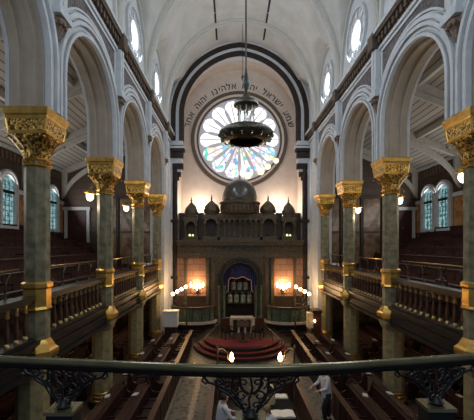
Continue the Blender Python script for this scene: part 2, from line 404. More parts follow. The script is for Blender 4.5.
# ventilation slots in the crown
for k, sx in enumerate((-1, 1)):
    bm = NB()
    for a, b in ((19.4, 20.9), (21.0, 22.0), (22.4, 23.7)) if True else ():
        x = sx*1.62
        box(bm, x-0.055, x+0.055, a, b, vmain(x)-0.03, vmain(x)+0.05)
    tag(finish('ceiling_slot_grille', bm, 'black'), ('left' if sx < 0 else 'right')+'-hand row of black ventilation slots in the crown of the white vault', 'grille', 'ventilation slots in the vault')
M['clearbig'] = stained('clerestory_centre_glass', [(0.9,0.97,1.0), (1,1,1), (0.8,0.9,1.0), (1,1,1)], 5, 1.5)
# clerestory round windows
wi = 0
for i in range(4):
    yc = CY[i]+B/2
    for s in (-1, 1):
        wi += 1
        root = bpy.data.objects.new('window_%d' % wi, None); COL.objects.link(root); root['kind'] = 'structure'
        root.location = (s*XV, yc, 9.32)
        f = lambda u, v, d, s=s: (-s*d, u, v)
        ci = lambda r, cx=0, cz=0, n=32: [(cx+r*math.cos(2*PI*k/n), cz+r*math.sin(2*PI*k/n)) for k in range(n)]
        bm = NB(); strip(bm, ci(1.06), ci(1.20), f, 0, 0.12, closed=True); strip(bm, ci(0.60), ci(0.68), f, 0, 0.08, closed=True)
        prism(bm, ci(1.08), f, 0, 0.025)
        for k in range(8):
            a = 2*PI*k/8
            strip(bm, ci(0.15, 0.87*math.cos(a), 0.87*math.sin(a), 14), ci(0.20, 0.87*math.cos(a), 0.87*math.sin(a), 14), f, 0, 0.07, closed=True)
        struct('window_frame', bm, 'white', root)
        bm = NB(); prism(bm, ci(0.60), f, 0.02, 0.035); struct('centre_glass', bm, 'clearbig', root)
        bm = NB()
        for k in range(8):
            a = 2*PI*k/8; prism(bm, ci(0.15, 0.87*math.cos(a), 0.87*math.sin(a), 14), f, 0.02, 0.035)
        struct('glass', bm, 'clear', root)

# ------------------------------------------------------------------ east wall with the great arch and niche
HW, HZ = 4.15, 9.35
f = lambda u, v, d: (u, d, v)
bm = NB()
inn = arch(HW, HW, 5.4, HZ, 0, 40)
inn = [(-4.5, FL), (-4.5, 5.39)]+inn+[(4.5, 5.39), (4.5, FL)]
out = []
for k, (u, v) in enumerate(inn):
    if k < 3: out.append((-5.9, v))
    elif k > len(inn)-4: out.append((5.9, v))
    else:
        t = (k-3)/(len(inn)-7)
        out.append((-5.9+11.8*min(1, max(0, (t-0.2)/0.6)), 15.6 if 0.2 < t < 0.8 else HZ+(15.6-HZ)*min(t, 1-t)/0.2))
strip(bm, inn, out, f, 24.6, 25.0)
struct('wall_east', bm, 'white')
bm = NB()
box(bm, -4.9, 4.9, 26.5, 26.8, FL, 14.4)
strip(bm, arch(HW+.35, HW+.1, FL, HZ, 0, 40), arch(HW+.35, HW+.1, FL, HZ, 0.3, 40), f, 25.0, 26.6)
struct('wall_niche', bm, 'tan')
wall_e = bpy.data.objects['wall_east']
for o0, o1, pr, mk in ((-0.14, 0.22, 0.10, 'band'), (0.22, 0.46, 0.05, 'white'), (0.46, 0.82, 0.12, 'band'), (0.80, 0.90, 0.16, 'white')):
    bm = NB()
    pk = lambda L: [(u, v+.22*(1-min(1, abs(u)/HW))**1.5*(1 if v > HZ else 0)) for u, v in L]
    strip(bm, pk(arch(HW, HW, 7.4, HZ, o0, 48)), pk(arch(HW, HW, 7.4, HZ, o1, 48)), f, 24.6-pr, 24.62)
    o = struct('arch_band', bm, mk, wall_e)
# clustered piers each side of the niche with their banded capitals
for s in (-1, 1):
    bm = NB()
    cx = s*4.55
    lathe(bm, [(0.17, FL), (0.17, 5.6)], (s*4.62, 24.42, 0), 12); 
    struct('pier_shaft', bm, 'band', wall_e, smooth=True)
    bm = NB()
    box(bm, *sorted((s*4.80, s*4.95)), 24.2, 24.6, FL, 5.9); box(bm, *sorted((s*4.5, s*4.8)), 24.5, 24.6, FL, 5.5)
    box(bm, *sorted((s*4.9, s*5.0)), 23.6, 24.6, FL, 5.9)
    struct('pier', bm, 'white', wall_e)
    z = 4.62
    for hh, ov, mk in ((0.25, -0.22, 'band'), (0.35, -0.08, 'band'), (0.18, 0.0, 'white'), (0.40, 0.10, 'band'), (0.38, 0.02, 'white'), (0.46, 0.10, 'band'), (0.20, 0.22, 'band'), (0.14, 0.28, 'white'), (0.10, 0.14, 'band'), (0.32, 0.08, 'white')):
        bm = NB()
        box(bm, *sorted((s*(4.15-ov), s*4.97)), 24.35-ov, 24.6, z, z+hh)
        struct('pier_band', bm, mk, wall_e); z += hh
    for zz in (1.6, -2.4):
        bm = NB(); box(bm, *sorted((s*4.4, s*4.97)), 24.12, 24.6, zz, zz+0.2); struct('pier_band', bm, 'band', wall_e)

# rose window
rose = bpy.data.objects.new('window_rose', None); COL.objects.link(rose); rose['kind'] = 'structure'; rose.location = (0, 26.5, 8.14)
fr = lambda u, v, d: (u, -d, v)
cr = lambda r, n=64, cx=0, cz=0: [(cx+r*math.cos(2*PI*k/n), cz+r*math.sin(2*PI*k/n)) for k in range(n)]
bm = NB(); strip(bm, cr(3.46), cr(3.74), fr, 0, 0.14, closed=True); struct('outer_ring', bm, 'cornice', rose)
bm = NB(); strip(bm, cr(3.30), cr(3.46), fr, 0, 0.17, closed=True); struct('pale_ring', bm, 'tan', rose)
bm = NB(); strip(bm, cr(3.16), cr(3.30), fr, 0, 0.13, closed=True); struct('inner_ring', bm, 'cornice', rose)
bm = NB(); prism(bm, cr(3.2), fr, 0, 0.03)
strip(bm, cr(0.42, 24), cr(0.52, 24), fr, 0, 0.1, closed=True)
for k in range(14):
    a = 2*PI*(k)/14
    c, s_ = math.cos(a), math.sin(a)
    tube(bm, [(c*0.5, -0.05, s_*0.5), (c*2.2, -0.05, s_*2.2), (c*3.1, -0.05, s_*3.1)], [0.04, 0.05, 0.03], 6)
struct('tracery', bm, 'lead', rose)
for k in range(14):
    a = PI/2+2*PI*(k+0.5)/14
    pts = []
    L = [(0.62, 0.05), (1.0, 0.13), (1.6, 0.23), (2.05, 0.32), (2.35, 0.42)]
    lob = [(2.42, 0.49), (2.60, 0.53), (2.76, 0.48), (2.90, 0.36), (3.0, 0.2), (3.03, 0.0)]
    half = L+lob
    pts = [(r, w_) for r, w_ in half]+[(r, -w_) for r, w_ in reversed(half[:-1])]
    P = [(r*math.cos(a)-w_*math.sin(a), r*math.sin(a)+w_*math.cos(a)) for r, w_ in pts]
    bm = NB(); prism(bm, P, fr, 0.02, 0.05)
    struct('petal_glass', bm, 'rosecool' if math.sin(a) > -0.05 else 'rose', rose)
bm = NB(); prism(bm, cr(0.4, 20), fr, 0.02, 0.05); struct('centre_glass', bm, 'rose', rose)
bm = NB()
for px, py, r in ((233, 173, .17), (243, 174, .2), (248, 176, .22), (261, 172, .24), (268, 167, .2), (276, 161, .2), (233, 166, .16), (244, 168, .18)):
    bmc = ((px-231)*26.4/342-0.64, 8.14-(8.14-(245-py)*26.4/342))
    lathe_c = cr(r, 14, bmc[0], bmc[1]-8.14)
    prism(bm, lathe_c, fr, 0.05, 0.19)
struct('amber_discs', bm, 'amber', rose)  # glowing amber discs laid over the lower part of the rose

# Hebrew inscription around the rose
def letter(ch, size):
    if ch == 'ד':
        b = bmesh.new(); q = size
        prism(b, [(-.26, .50), (.07, .50), (.07, 0), (.165, 0), (.165, .50), (.245, .50), (.245, .60), (-.26, .60)], lambda u, v, d: (u*q, v*q, d), -.003, .003)
        me = bpy.data.meshes.new('t'); b.to_mesh(me); b.free(); return me
    cu = bpy.data.curves.new('t', 'FONT'); cu.body = ch; cu.size = size; cu.extrude = 0.003; cu.align_x = 'CENTER'; cu.offset = 0.009
    o = bpy.data.objects.new('t', cu); COL.objects.link(o)
    bpy.context.view_layer.update()
    me = bpy.data.meshes.new_from_object(o.evaluated_get(bpy.context.evaluated_depsgraph_get()))
    bpy.data.objects.remove(o); return me
words = ['שמע', 'ישראל', 'יהוה', 'אלהינו', 'יהוה', 'אחד']
seq = ' '.join(words)
wd = {'ו': 0.55, 'י': 0.55, 'ש': 1.4, ' ': 1.0, 'ד': 1.05, 'ה': 1.1, 'מ': 1.2, 'ח': 1.2, 'א': 1.15, 'ע': 1.1}
tot = sum(wd.get(c, 1.0) for c in seq)
A0, A1 = math.radians(13), math.radians(167)
t = thing('hebrew_inscription', 'black Hebrew lettering painted in an arc above the rose window', 'inscription', (0, 26.5, 8.14))
acc = 0; cache = {}; bm = NB()
for c in seq+' ':
    wc = wd.get(c, 1.0)
    a = A0+(A1-A0)*(acc+wc/2)/tot; acc += wc
    if c == ' ':
        finish('word', bm, 'black', t); bm = NB(); continue
    if c not in cache: cache[c] = letter(c, 0.65)
    me = cache[c].copy()
    rr = 3.98
    me.transform(Matrix.Translation((rr*math.cos(a), -0.006, rr*math.sin(a))) @ Matrix.Rotation(-(a-PI/2), 4, 'Y') @ Matrix.Rotation(PI/2, 4, 'X')); bm.from_mesh(me)
bm.free()

# ------------------------------------------------------------------ aisles: outer walls, windows, roofs, gallery
for s, side in ((-1, 'left'), (1, 'right')):
    bm = NB(); box(bm, *sorted((s*13, s*13.3)), 2, 25.5, FL, 5.6); wl = struct('wall_'+side, bm, 'aislewall')
    bm = NB(); box(bm, *sorted((s*5.85, s*13)), 25.2, 25.5, FL, 8.6); we = struct('wall_east_aisle_'+side, bm, 'aislewallE')
    bm = NB()
    ypairs = (4.2, 8.8, 13.4, 18.0, 22.65)
    edges = [2.0]+[v for y in ypairs for v in (y-1.68, y+1.68)]+[25.2]
    for a, b in zip(edges[0::2], edges[1::2]):
        if b-a > 0.3: box(bm, *sorted((s*12.94, s*13)), a, b, 2.95, 3.2)
    box(bm, *sorted((s*12.9, s*13)), 2, 25.2, 5.3, 5.5)
    struct('trim_string_course_'+side, bm, 'white')
    bm = NB()
    for a, b in zip(edges[0::2], edges[1::2]):
        if b-a > 0.3: box(bm, *sorted((s*12.96, s*13)), a+0.08, b-0.08, 0.9, 2.92)
    struct('marble_panel', bm, 'orange', wl)
    # frieze of dark moulded brick below the roof
    bm = NB()
    for y in [2.2+0.35*k for k in range(65)]: box(bm, *sorted((s*12.93, s*13)), y, y+0.2, 4.75, 5.15)
    struct('frieze', bm, 'corbel', wl)
    # east aisle marble
    bm = NB()
    for a, b in ((6.1, 7.3), (7.6, 8.8), (9.1, 10.3)):
        box(bm, *sorted((s*a, s*b)), 25.14, 25.2, -2.2, 3.4)
    struct('marble_panel', bm, 'brownmarble', we)
    bm = NB()
    for a in (5.9, 7.4, 8.9, 10.45): box(bm, *sorted((s*a, s*(a+0.12))), 25.08, 25.2, -2.2, 3.6)
    box(bm, *sorted((s*5.9, s*11)), 25.06, 25.2, 3.45, 3.65)
    box(bm, *sorted((s*5.9, s*11.2)), 25.1, 25.2, 0.9, 1.0)
    struct('pilaster', bm, 'arkdark', we)
    bm = NB()
    for a, b in ((6.0, 8.2), (8.4, 10.4), (10.6, 12.8)): box(bm, *sorted((s*a, s*b)), 25.14, 25.2, FL+0.4, -3.2)
    struct('marble_panel', bm, 'brownmarble', we)
    # door
    dr = bpy.data.objects.new('door_%d' % (1 if s < 0 else 2), None); COL.objects.link(dr); dr['kind'] = 'structure'; dr.location = (s*11.95, 25.2, 0.2)
    bm = NB(); box(bm, -0.72, 0.72, -0.05, 0, 0, 2.35); box(bm, -0.6, -0.08, -0.07, -0.05, 0.2, 1.0); box(bm, 0.08, 0.6, -0.07, -0.05, 0.2, 1.0); box(bm, -0.6, -0.08, -0.07, -0.05, 1.2, 2.1); box(bm, 0.08, 0.6, -0.07, -0.05, 1.2, 2.1)
    struct('door_leaf', bm, 'doorred', dr)
    bm = NB(); box(bm, -0.92, -0.72, -0.14, 0, 0, 2.35); box(bm, 0.72, 0.92, -0.14, 0, 0, 2.35); box(bm, -1.0, 1.0, -0.2, 0, 2.35, 2.58)
    struct('door_frame', bm, 'white', dr)
    bm = NB(); lathe(bm, [(0.035, -0.05), (0.045, 0), (0.035, 0.05)], (0.06, -0.09, 1.05), 8); struct('door_handle', bm, 'brass', dr)
    # paired round headed windows
    for y in ypairs:
        for k in (-1, 1):
            wi += 1
            root = bpy.data.objects.new('window_%d' % wi, None); COL.objects.link(root); root['kind'] = 'structure'; root.location = (s*13, y+0.82*k, 0)
            fw = lambda u, v, d, s=s: (-s*d, u, v)
            bm = NB()
            strip(bm, arch(0.52, 0.52, 1.0, 3.35, 0, 16), arch(0.52, 0.52, 1.0, 3.35, 0.30, 16), fw, 0, 0.16)
            strip(bm, arch(0.52, 0.52, 1.0, 3.35, 0.14, 16), arch(0.52, 0.52, 1.0, 3.35, 0.24, 16), fw, 0.1, 0.22)
            box(bm, -0.2 if s > 0 else 0, 0 if s > 0 else 0.2, -0.8, 0.8, 0.9, 1.06)
            struct('window_frame', bm, 'white', root)
            bm = NB(); prism(bm, arch(0.53, 0.53, 1.0, 3.35, 0, 16), fw, 0.01, 0.03); struct('glass', bm, 'sideglass', root)
            bm = NB()
            for u in (-0.17, 0.17): box(bm, *sorted((-s*0.03, -s*0.06)), u-0.012, u+0.012, 1.0, 3.6)
            for q in range(9): box(bm, *sorted((-s*0.03, -s*0.06)), -0.52, 0.52, 1.05+q*0.28, 1.07+q*0.28)
            box(bm, *sorted((-s*0.03, -s*0.12)), -0.52, 0.52, 2.85, 3.0)
            struct('lead_bars', bm, 'iron', root)
    # roof: boarded lean-to
    def slope(x): return 5.5+(13-abs(x))*(8.3-5.5)/(13-5.85)
    bm = NB()
    P = [(s*13, 5.5), (s*5.85, 8.3), (s*5.85, 8.5), (s*13, 5.7)]
    prism(bm, P, lambda u, v, d: (u, d, v), 2, 25.2)
    rf = struct('ceiling_aisle_'+side, bm, 'planks')
    bm = NB()
    for x in (7.9, 10.4):
        z = slope(x); box(bm, *sorted((s*(x-0.09), s*(x+0.09))), 2, 25.2, z-0.28, z+0.02)
    struct('purlin', bm, 'beam', rf)
    for c in (6.5, 11.1, 15.7, 20.3, 25.05):
        bm = NB()
        P = [(s*13, slope(13)), (s*5.85, slope(5.85)), (s*5.85, slope(5.85)-0.38), (s*13, slope(13)-0.38)]
        prism(bm, P, lambda u, v, d: (u, d, v), c-0.12, c+0.12)
        # curved brace down to a wall bracket
        br = []; n = 16
        p0, p1, p2 = Vector((12.85, 3.9)), Vector((12.2, 5.9)), Vector((7.2, 7.2))
        q0, q1, q2 = Vector((12.60, 3.9)), Vector((11.8, 5.5)), Vector((7.2, 7.0))
        bz = lambda a, b, c_, t: a*(1-t)**2+b*2*t*(1-t)+c_*t*t
        A = [bz(p0, p1, p2, k/n) for k in range(n+1)]; Bq = [bz(q0, q1, q2, k/n) for k in range(n+1)]
        strip(bm, [(s*a.x, a.y) for a in A], [(s*a.x, a.y) for a in Bq], lambda u, v, d: (u, d, v), c-0.06, c+0.06)
        P = [(s*13, 5.6), (s*13, 3.4), (s*12.85, 3.5), (s*12.6, 3.9), (s*12.6, 5.55)]
        prism(bm, P, lambda u, v, d: (u, d, v), c-0.10, c+0.10)
        struct('truss', bm, 'beam', rf)
    # gallery deck and stepped tiers
    bm = NB()
    box(bm, *sorted((s*5.45, s*13)), 2, 25.2, -2.75, -2.42)
    for i in range(7):
        z = -2.3+0.417*i
        box(bm, *sorted((s*(5.95+i*1.0 if i else 5.45), s*13)), 2, 25.2, -2.5, z)
    struct('floor_gallery_'+side, bm, 'darkfloor')
    bm = NB()
    for c in CY[1:]:                      # brown arched brackets carrying the gallery across the aisle
        pts = [(s*5.8, -3.5)]+[(s*(5.8+7.0*k/14), -3.6+0.75*math.sin(PI*k/14)) for k in range(15)]+[(s*12.9, -3.5), (s*12.9, -2.75), (s*5.8, -2.75)]
        prism(bm, pts[1:], lambda u, v, d: (u, d, v), c-0.12, c+0.12)
    struct('trim_gallery_bracket_'+side, bm, 'wood2')
    bm = NB()
    box(bm, *sorted((s*5.20, s*5.5)), 2, CY[4]+0.2, -2.38, -2.28)
    box(bm, *sorted((s*5.28, s*5.5)), 2, CY[4]+0.2, -2.85, -2.38)
    box(bm, *sorted((s*5.20, s*5.5)), 2, CY[4]+0.2, -2.62, -2.54)
    box(bm, *sorted((s*5.16, s*5.5)), 2, CY[4]+0.2, -2.97, -2.85)
    struct('trim_gallery_fascia_'+side, bm, 'black')

# ------------------------------------------------------------------ columns
def make_column():
    t = thing('column', '', 'column', (0, 0, 0))
    bm = NB(); oct_loft(bm, [(0.0, 0.44, .5), (0.22, 0.44, .5)], (.11, 0)); finish('plinth', bm, 'black', t)
    bm = NB()
    for z0, r in ((0.22, .43), (0.36, .41), (0.48, .39)): lathe(bm, [(r-.03, z0), (r, z0+.03), (r, z0+.08), (r-.03, z0+.11)], c=(.11, 0, 0), n=16)
    finish('base_ring', bm, 'gold', t, True)
    bm = NB(); oct_loft(bm, [(0.55, .345, .414), (2.85, .345, .414), (3.05, .42, .6), (3.2, .42, .9)], (.11, 0)); finish('lower_shaft', bm, 'marblelow', t)
    bm = NB(); oct_loft(bm, [(3.32, .40, .6), (3.42, .43, .5), (3.50, .43, .5), (3.56, .37, .45), (3.68, .32, .414), (3.76, .27, .414)]); finish('foot_moulding', bm, 'gold', t)
    bm = NB(); oct_loft(bm, [(3.1, .265, .414), (8.2, .265, .414)]); finish('upper_shaft', bm, 'marble', t)
    bm = NB(); oct_loft(bm, [(4.45, .28, .414), (4.50, .31, .45), (4.56, .285, .414), (4.98, .285, .414), (5.03, .32, .45), (5.12, .32, .45), (5.16, .275, .414)]); finish('collar', bm, 'gold', t)
    bm = NB()
    for z0 in (7.96, 8.10): oct_loft(bm, [(z0-.04, .275, .414), (z0, .31, .43), (z0+.04, .275, .414)])
    for k in range(16):
        a = 2*PI*k/16; lathe(bm, [(0, -.035), (.035, 0), (0, .035)], (.29*math.cos(a), .29*math.sin(a), 8.03), 6)
    finish('neck_ring', bm, 'gold', t)
    bm = NB()
    prof = [(8.12, .27, .414), (8.22, .28, .42), (8.36, .31, .48), (8.50, .36, .58), (8.62, .42, .72), (8.70, .45, .85)]
    oct_loft(bm, prof)
    for k in range(8):                    # acanthus leaves curling outwards
        a = PI/4*k; ca, sa = math.cos(a), math.sin(a)
        diag = k % 2; e = 1.28 if diag else 1.0
        spine = [(0.29, 8.14, .09), (0.32*min(e, 1.1), 8.30, .14), (0.40*min(e, 1.2), 8.46, .15), (0.47*e, 8.58, .12), (0.52*e, 8.60, .06), (0.52*e, 8.54, .02)]
        L = []
        for r, z, w_ in spine:
            L.append([bm.verts.new((r*ca-o_*sa*w_ - (0.03 if o_ else 0)*ca, r*sa+o_*ca*w_-(0.03 if o_ else 0)*sa, z)) for o_ in (-1, 0, 1)])
        for p, q in zip(L, L[1:]):
            for j in (0, 1): bm.faces.new((p[j], p[j+1], q[j+1], q[j]))
    finish('carved_bell', bm, 'goldcarve', t)
    bm = NB(); oct_loft(bm, [(8.70, .42, .96), (8.74, .44, .96), (8.98, .475, .96)]); finish('frieze_block', bm, 'goldcarve', t)
    bm = NB()
    oct_loft(bm, [(8.66, .45, .95), (8.71, .465, .95), (8.73, .44, .95)])
    oct_loft(bm, [(8.97, .47, .97), (9.02, .49, .97), (9.06, .49, .97), (9.10, .515, .98), (9.22, .54, .98), (9.25, .54, .98)])
    for sx in (-1, 1):                     # frame of the frieze
        for sy in (-1, 1): tube(bm, [(sx*.432, sy*.432, 8.72), (sx*.468, sy*.468, 8.99)], .022, 6)
    finish('abacus', bm, 'gold', t)
    return t
names = {0: 'first', 1: 'nearest', 2: 'second', 3: 'third', 4: 'farthest'}
c0 = make_column()
first = True
for s, side in ((-1, 'left'), (1, 'right')):
    for i in (1, 2, 3, 4, 0):
        if i == 0: continue
        lab = {1: 'largest and nearest', 2: 'second nearest', 3: 'third nearest', 4: 'farthest and smallest'}[i]
        lab = 'grey-green marble column with gilded capital, %s on the %s side' % (lab, side)
        loc = (s*5.4, CY[i], FL)
        if first: c0.location = loc; c0['label'] = lab; c0.rotation_euler = (0, 0, PI); first = False
        else: dup(c0, loc, lab, PI if s < 0 else 0)
for o in bpy.data.objects:
    if o.get('category') == 'column': o['group'] = 'marble gallery columns'

# hanging globe lamps on brackets beside the columns
def make_lamp():
    t = thing('globe_lamp', '', 'lamp', (0, 0, 0))
    bm = NB(); tube(bm, [(0.42, 0, 0.16), (0.3, 0, 0.30), (0.1, 0, 0.30), (0, 0, 0.2), (0, 0, 0.1)], 0.022, 6); lathe(bm, [(0.02, .28), (.05, .33), (0, .42)], (0.1, 0, 0), 8)
    finish('bracket', bm, 'brass', t, True)
    bm = NB(); lathe(bm, [(0.03, .16), (.10, .12), (.17, .05), (.19, .0), (.16, -.03), (.12, -.03)], n=12)
    for k in range(8):
        a = 2*PI*k/8; lathe(bm, [(0, -.03), (.04, 0), (0, .05)], (.17*math.cos(a), .17*math.sin(a), .03), 6)
    finish('gallery_ring', bm, 'gold', t, True)
    bm = NB(); lathe(bm, [(.10, -.02), (.135, -.08), (.13, -.16), (.09, -.24), (.03, -.28), (0, -.285)], n=14); finish('glass_shade', bm, 'globe', t, True)
    return t
lp = make_lamp(); first = True
for (s, y, x, z, rz, lab) in ((-1, 12.95, -5.98, 1.95, 0, 'hanging from the second column on the left'),
        (-1, 17.5, -6.0, 2.0, 0, 'hanging from the third column on the left'),
        (1, 17.5, 5.86, 1.9, PI, 'hanging from the third column on the right'),
        (1, 13.7, 6.1, 1.9, -PI/2, 'hanging behind the second column on the right'),
        (1, 9.2, 5.62, 1.95, -PI/2, 'hanging from the nearest column on the right')):
    if first: lp.location = (x, y, z); lp.rotation_euler = (0, 0, rz); lp['label'] = 'lit white glass globe lamp with brass fitting, '+lab; first = False
    else: dup(lp, (x, y, z), 'lit white glass globe lamp with brass fitting, '+lab, rz)
    point('globe_lamp_light', (x+(.3 if x > 0 else -.3), y, z-0.45), 34, (1, .76, .48), .12)
ll = dup(lp, (9.6, 14.8, 1.95), 'lit white glass globe lamp with brass fitting, in front of the windows on the right', 0)
bm = NB(); tube(bm, [(0.4, 0, 0.16), (0.4, 0, 4.4)], 0.012, 6); finish('hanging_rod', bm, 'brass', ll)
point('globe_lamp_light', (9.6, 14.8, 1.5), 10, (1, .78, .5), .12)
for o in bpy.data.objects:
    if o.get('category') == 'lamp': o['group'] = 'globe lamps along the galleries'

k = 0
for s, side in ((-1, 'left'), (1, 'right')):
    for y, nm in ((10.7, 'near'), (14.6, 'second'), (19.2, 'far')):
        t = thing('ceiling_lamp', 'small warm lamp under the %s gallery, %s one' % (side, nm), 'lamp', (s*7.4, y, -2.75), 0, 'lamps under the galleries')
        bm = NB(); lathe(bm, [(0, 0), (.09, 0), (.09, -.03), (.05, -.05)], n=10); finish('base', bm, 'brass', t, True)
        bm = NB(); lathe(bm, [(.05, -.04), (.07, -.09), (.05, -.14), (0, -.16)], n=10); finish('bulb', bm, 'globe', t, True)
        point('ceiling_lamp_light', (s*7.4, y, -3.15), 16, (1, .70, .38), .06)

# ------------------------------------------------------------------ gallery balustrades
def make_balustrade(L, nb):
    t = thing('gallery_balustrade', '', 'balustrade', (0, 0, 0))
    h = L/2
    bm = NB(); box(bm, -0.14, 0.14, -h, h, 0.98, 1.06); box(bm, -0.10, 0.10, -h, h, 0.90, 0.98); box(bm, -0.17, 0.17, -h, h, 1.04, 1.075)
    finish('top_rail', bm, 'black', t)
    bm = NB(); box(bm, -0.12, 0.12, -h, h, 0, 0.08); finish('bottom_rail', bm, 'black', t)
    pr = [(.045, .08), (.045, .12), (.03, .16), (.05, .24), (.062, .34), (.05, .46), (.032, .58), (.03, .70)]
    me = None
    for k in range(nb):
        y = -h+L*(k+.5)/nb
        if me is None:
            bm = NB(); lathe(bm, pr, n=8); lathe(bm, [(.05, .70), (.06, .74), (.04, .78), (.055, .84), (.06, .90)], n=8, mi=1); lathe(bm, [(.065, .08), (.06, .14), (.035, .17)], n=8, mi=1)
            o = finish('baluster', bm, ['wood2', 'brass'], t, True, loc=(0, y, 0)); me = o.data
        else:
            o = bpy.data.objects.new('baluster', me); COL.objects.link(o); o.parent = t; o.location = (0, y, 0)
    for k in range(4):
        y = -h+L*(k+.5)/4
        bm = NB()
        tube(bm, [(0.25, y, 1.05), (0.25, y, 1.68)], .014, 6); lathe(bm, [(.05, 1.06), (.03, 1.12), (.02, 1.3)], (0.25, y, 0), 8)
        for sg in (-1, 1): tube(bm, [(0.25, y, 1.30), (0.25, y+sg*.05, 1.44), (0.25, y+sg*.12, 1.56), (0.25, y+sg*.20, 1.62), (0.25, y+sg*.16, 1.54)], .014, 5)
        finish('rail_post', bm, 'bronze', t)
    bm = NB(); tube(bm, [(0.25, -h, 1.69), (0.25, h, 1.69)], .022, 8); finish('brass_rail', bm, 'brass', t, True)
    bm = NB(); box(bm, 0.16, 0.42, -h, h, 0.99, 1.03); finish('book_ledge', bm, 'wood', t)
    return t
bl = make_balustrade(B-0.66, 12); first = True
for s, side in ((-1, 'left'), (1, 'right')):
    for i in range(4):
        y = CY[i]+B/2
        lab = ['before the nearest column', 'between the nearest and second columns', 'between the second and third columns', 'between the third and farthest columns'][i]
        lab = 'dark wooden gallery balustrade with brass rail, %s gallery, %s' % (side, lab)
        loc = (s*5.4, y, -2.28); rz = 0 if s > 0 else PI
        if first: bl.location = loc; bl.rotation_euler = (0, 0, rz); bl['label'] = lab; bl['group'] = 'gallery balustrades'; first = False
        else: dup(bl, loc, lab, rz)

# ------------------------------------------------------------------ pews
def make_pew(L, arms, name='pew', desk=False):
    """faces -x (towards the nave for the right hand side)"""
    t = thing(name, '', 'pew', (0, 0, 0)); h = L/2
    bm = NB(); box(bm, -0.42, 0.05, -h, h, 0.40, 0.46); box(bm, -0.38, -0.34, -h, h, 0.0, 0.40); finish('seat', bm, 'wood', t)
    bm = NB(); 
    prism(bm, [(0.02, 0.0), (0.09, 0.0), (0.15, 0.92), (0.10, 0.92)], lambda u, v, d: (u, d, v), -h, h)
    box(bm, 0.05, 0.20, -h, h, 0.90, 0.95)
    n = max(2, int(L/0.62))
    for k in range(n+1):
        y = -h+L*k/n; y = min(max(y, -h+.03), h-.03)
        prism(bm, [(0.048, 0.5), (0.08, 0.5), (0.12, 0.90), (0.092, 0.90)], lambda u, v, d: (u, d, v), y-.02, y+.02)
        prism(bm, [(0.08, 0.05), (0.11, 0.05), (0.17, 0.90), (0.13, 0.90)], lambda u, v, d: (u, d, v), y-.03, y+.03)
    finish('backrest', bm, 'wood', t)
    for sg in (-1, 1):
        bm = NB()
        prism(bm, [(-.45, 0), (.18, 0), (.20, .96), (.12, 1.02), (.04, .94), (0.0, .72), (-.12, .64), (-.30, .66), (-.42, .70), (-.47, .62), (-.42, .5)], lambda u, v, d: (u, d, v), sg*h-.03, sg*h+.03)
        lathe(bm, [(0, -.03), (.05, 0), (0, .06)], (.12, sg*h, 1.03), 8)
        finish('end_panel', bm, 'wood', t)
    for k in range(1, arms):
        y = -h+L*k/arms
        bm = NB(); box(bm, -.40, .04, y-.025, y+.025, .62, .67); box(bm, -.38, -.33, y-.02, y+.02, .44, .63)
        finish('armrest', bm, 'wood', t)
    if desk:
        bm = NB(); box(bm, 0.20, 0.24, -h, h, 0.0, 0.88)
        prism(bm, [(0.16, 0.955), (0.46, 0.90), (0.46, 0.93), (0.16, 0.985)], lambda u, v, d: (u, d, v), -h, h)
        finish('book_desk', bm, 'wood', t)
        bm = NB(); tube(bm, [(0.46, -h, 0.945), (0.46, h, 0.945)], .014, 6); finish('desk_rail', bm, 'wood2', t, True)
    return t
ordn = ['front', 'second', 'third', 'fourth', 'fifth', 'sixth', 'back']
gp = make_pew(15.8, 4); first = True
for s, side in ((-1, 'left'), (1, 'right')):
    for i in range(7):
        lab = 'long dark wooden pew, %s row of the %s gallery%s' % (ordn[i], side, ' below the windows' if i == 6 else '')
        loc = (s*(6.80+i*0.99), 14.6, -2.3+0.417*i); rz = 0 if s > 0 else PI
        if first: gp.location = loc; gp.rotation_euler = (0, 0, rz); gp['label'] = lab; gp['group'] = 'gallery pews'; first = False
        else: dup(gp, loc, lab, rz)
fp = make_pew(3.7, 6, 'pew', True); first = True
rows = [('first', 3.55), ('second', 4.45), ('third', 6.7), ('fourth', 7.75), ('fifth', 8.8), ('sixth', 9.85), ('seventh', 10.9)]
for s, side in ((-1, 'left'), (1, 'right')):
    for rn, x in rows:
        for nm, y in (('near', 10.7), ('middle', 15.2), ('far', 18.6 if x < 5 else 19.75)):
            lab = 'dark ground-floor pew, %s of nave, %s row from the centre, %s block' % (side, rn, nm)
            loc = (s*x, y, FL+0.012); rz = 0 if s > 0 else PI
            if first: fp.location = loc; fp.rotation_euler = (0, 0, rz); fp['label'] = lab; fp['group'] = 'ground floor pews'; first = False
            else:
                q = dup(fp, loc, lab, rz)
                if x < 5 and nm == 'far': q.scale = (1, .6, 1)
# low panelled partitions in front of the first rows
for s, side in ((-1, 'left'), (1, 'right')):
    t = thing('pew_front_partition', 'red-brown panelled wooden partition along the central floor, %s side' % side, 'partition', (s*3.0, 14.0, FL), 0, 'pew partitions')
    bm = NB(); box(bm, -.03, .03, -6.4, 6.4, 0.0, 0.92)
    for k in range(22):
        y = -6.2+12.4*k/21; box(bm, -.05, .05, y-.04, y+.04, 0, .9)
    finish('panelling', bm, 'wood', t)
    bm = NB(); box(bm, -.09, .09, -6.45, 6.45, 0.92, 0.98); finish('cap_rail', bm, 'wood2', t)
    bm = NB(); box(bm, -.07, .07, -6.55, -6.4, 0, 1.1); lathe(bm, [(.05, 1.1), (.09, 1.17), (.05, 1.25), (0, 1.27)], (0, -6.47, 0), 10); finish('end_post', bm, 'wood2', t)
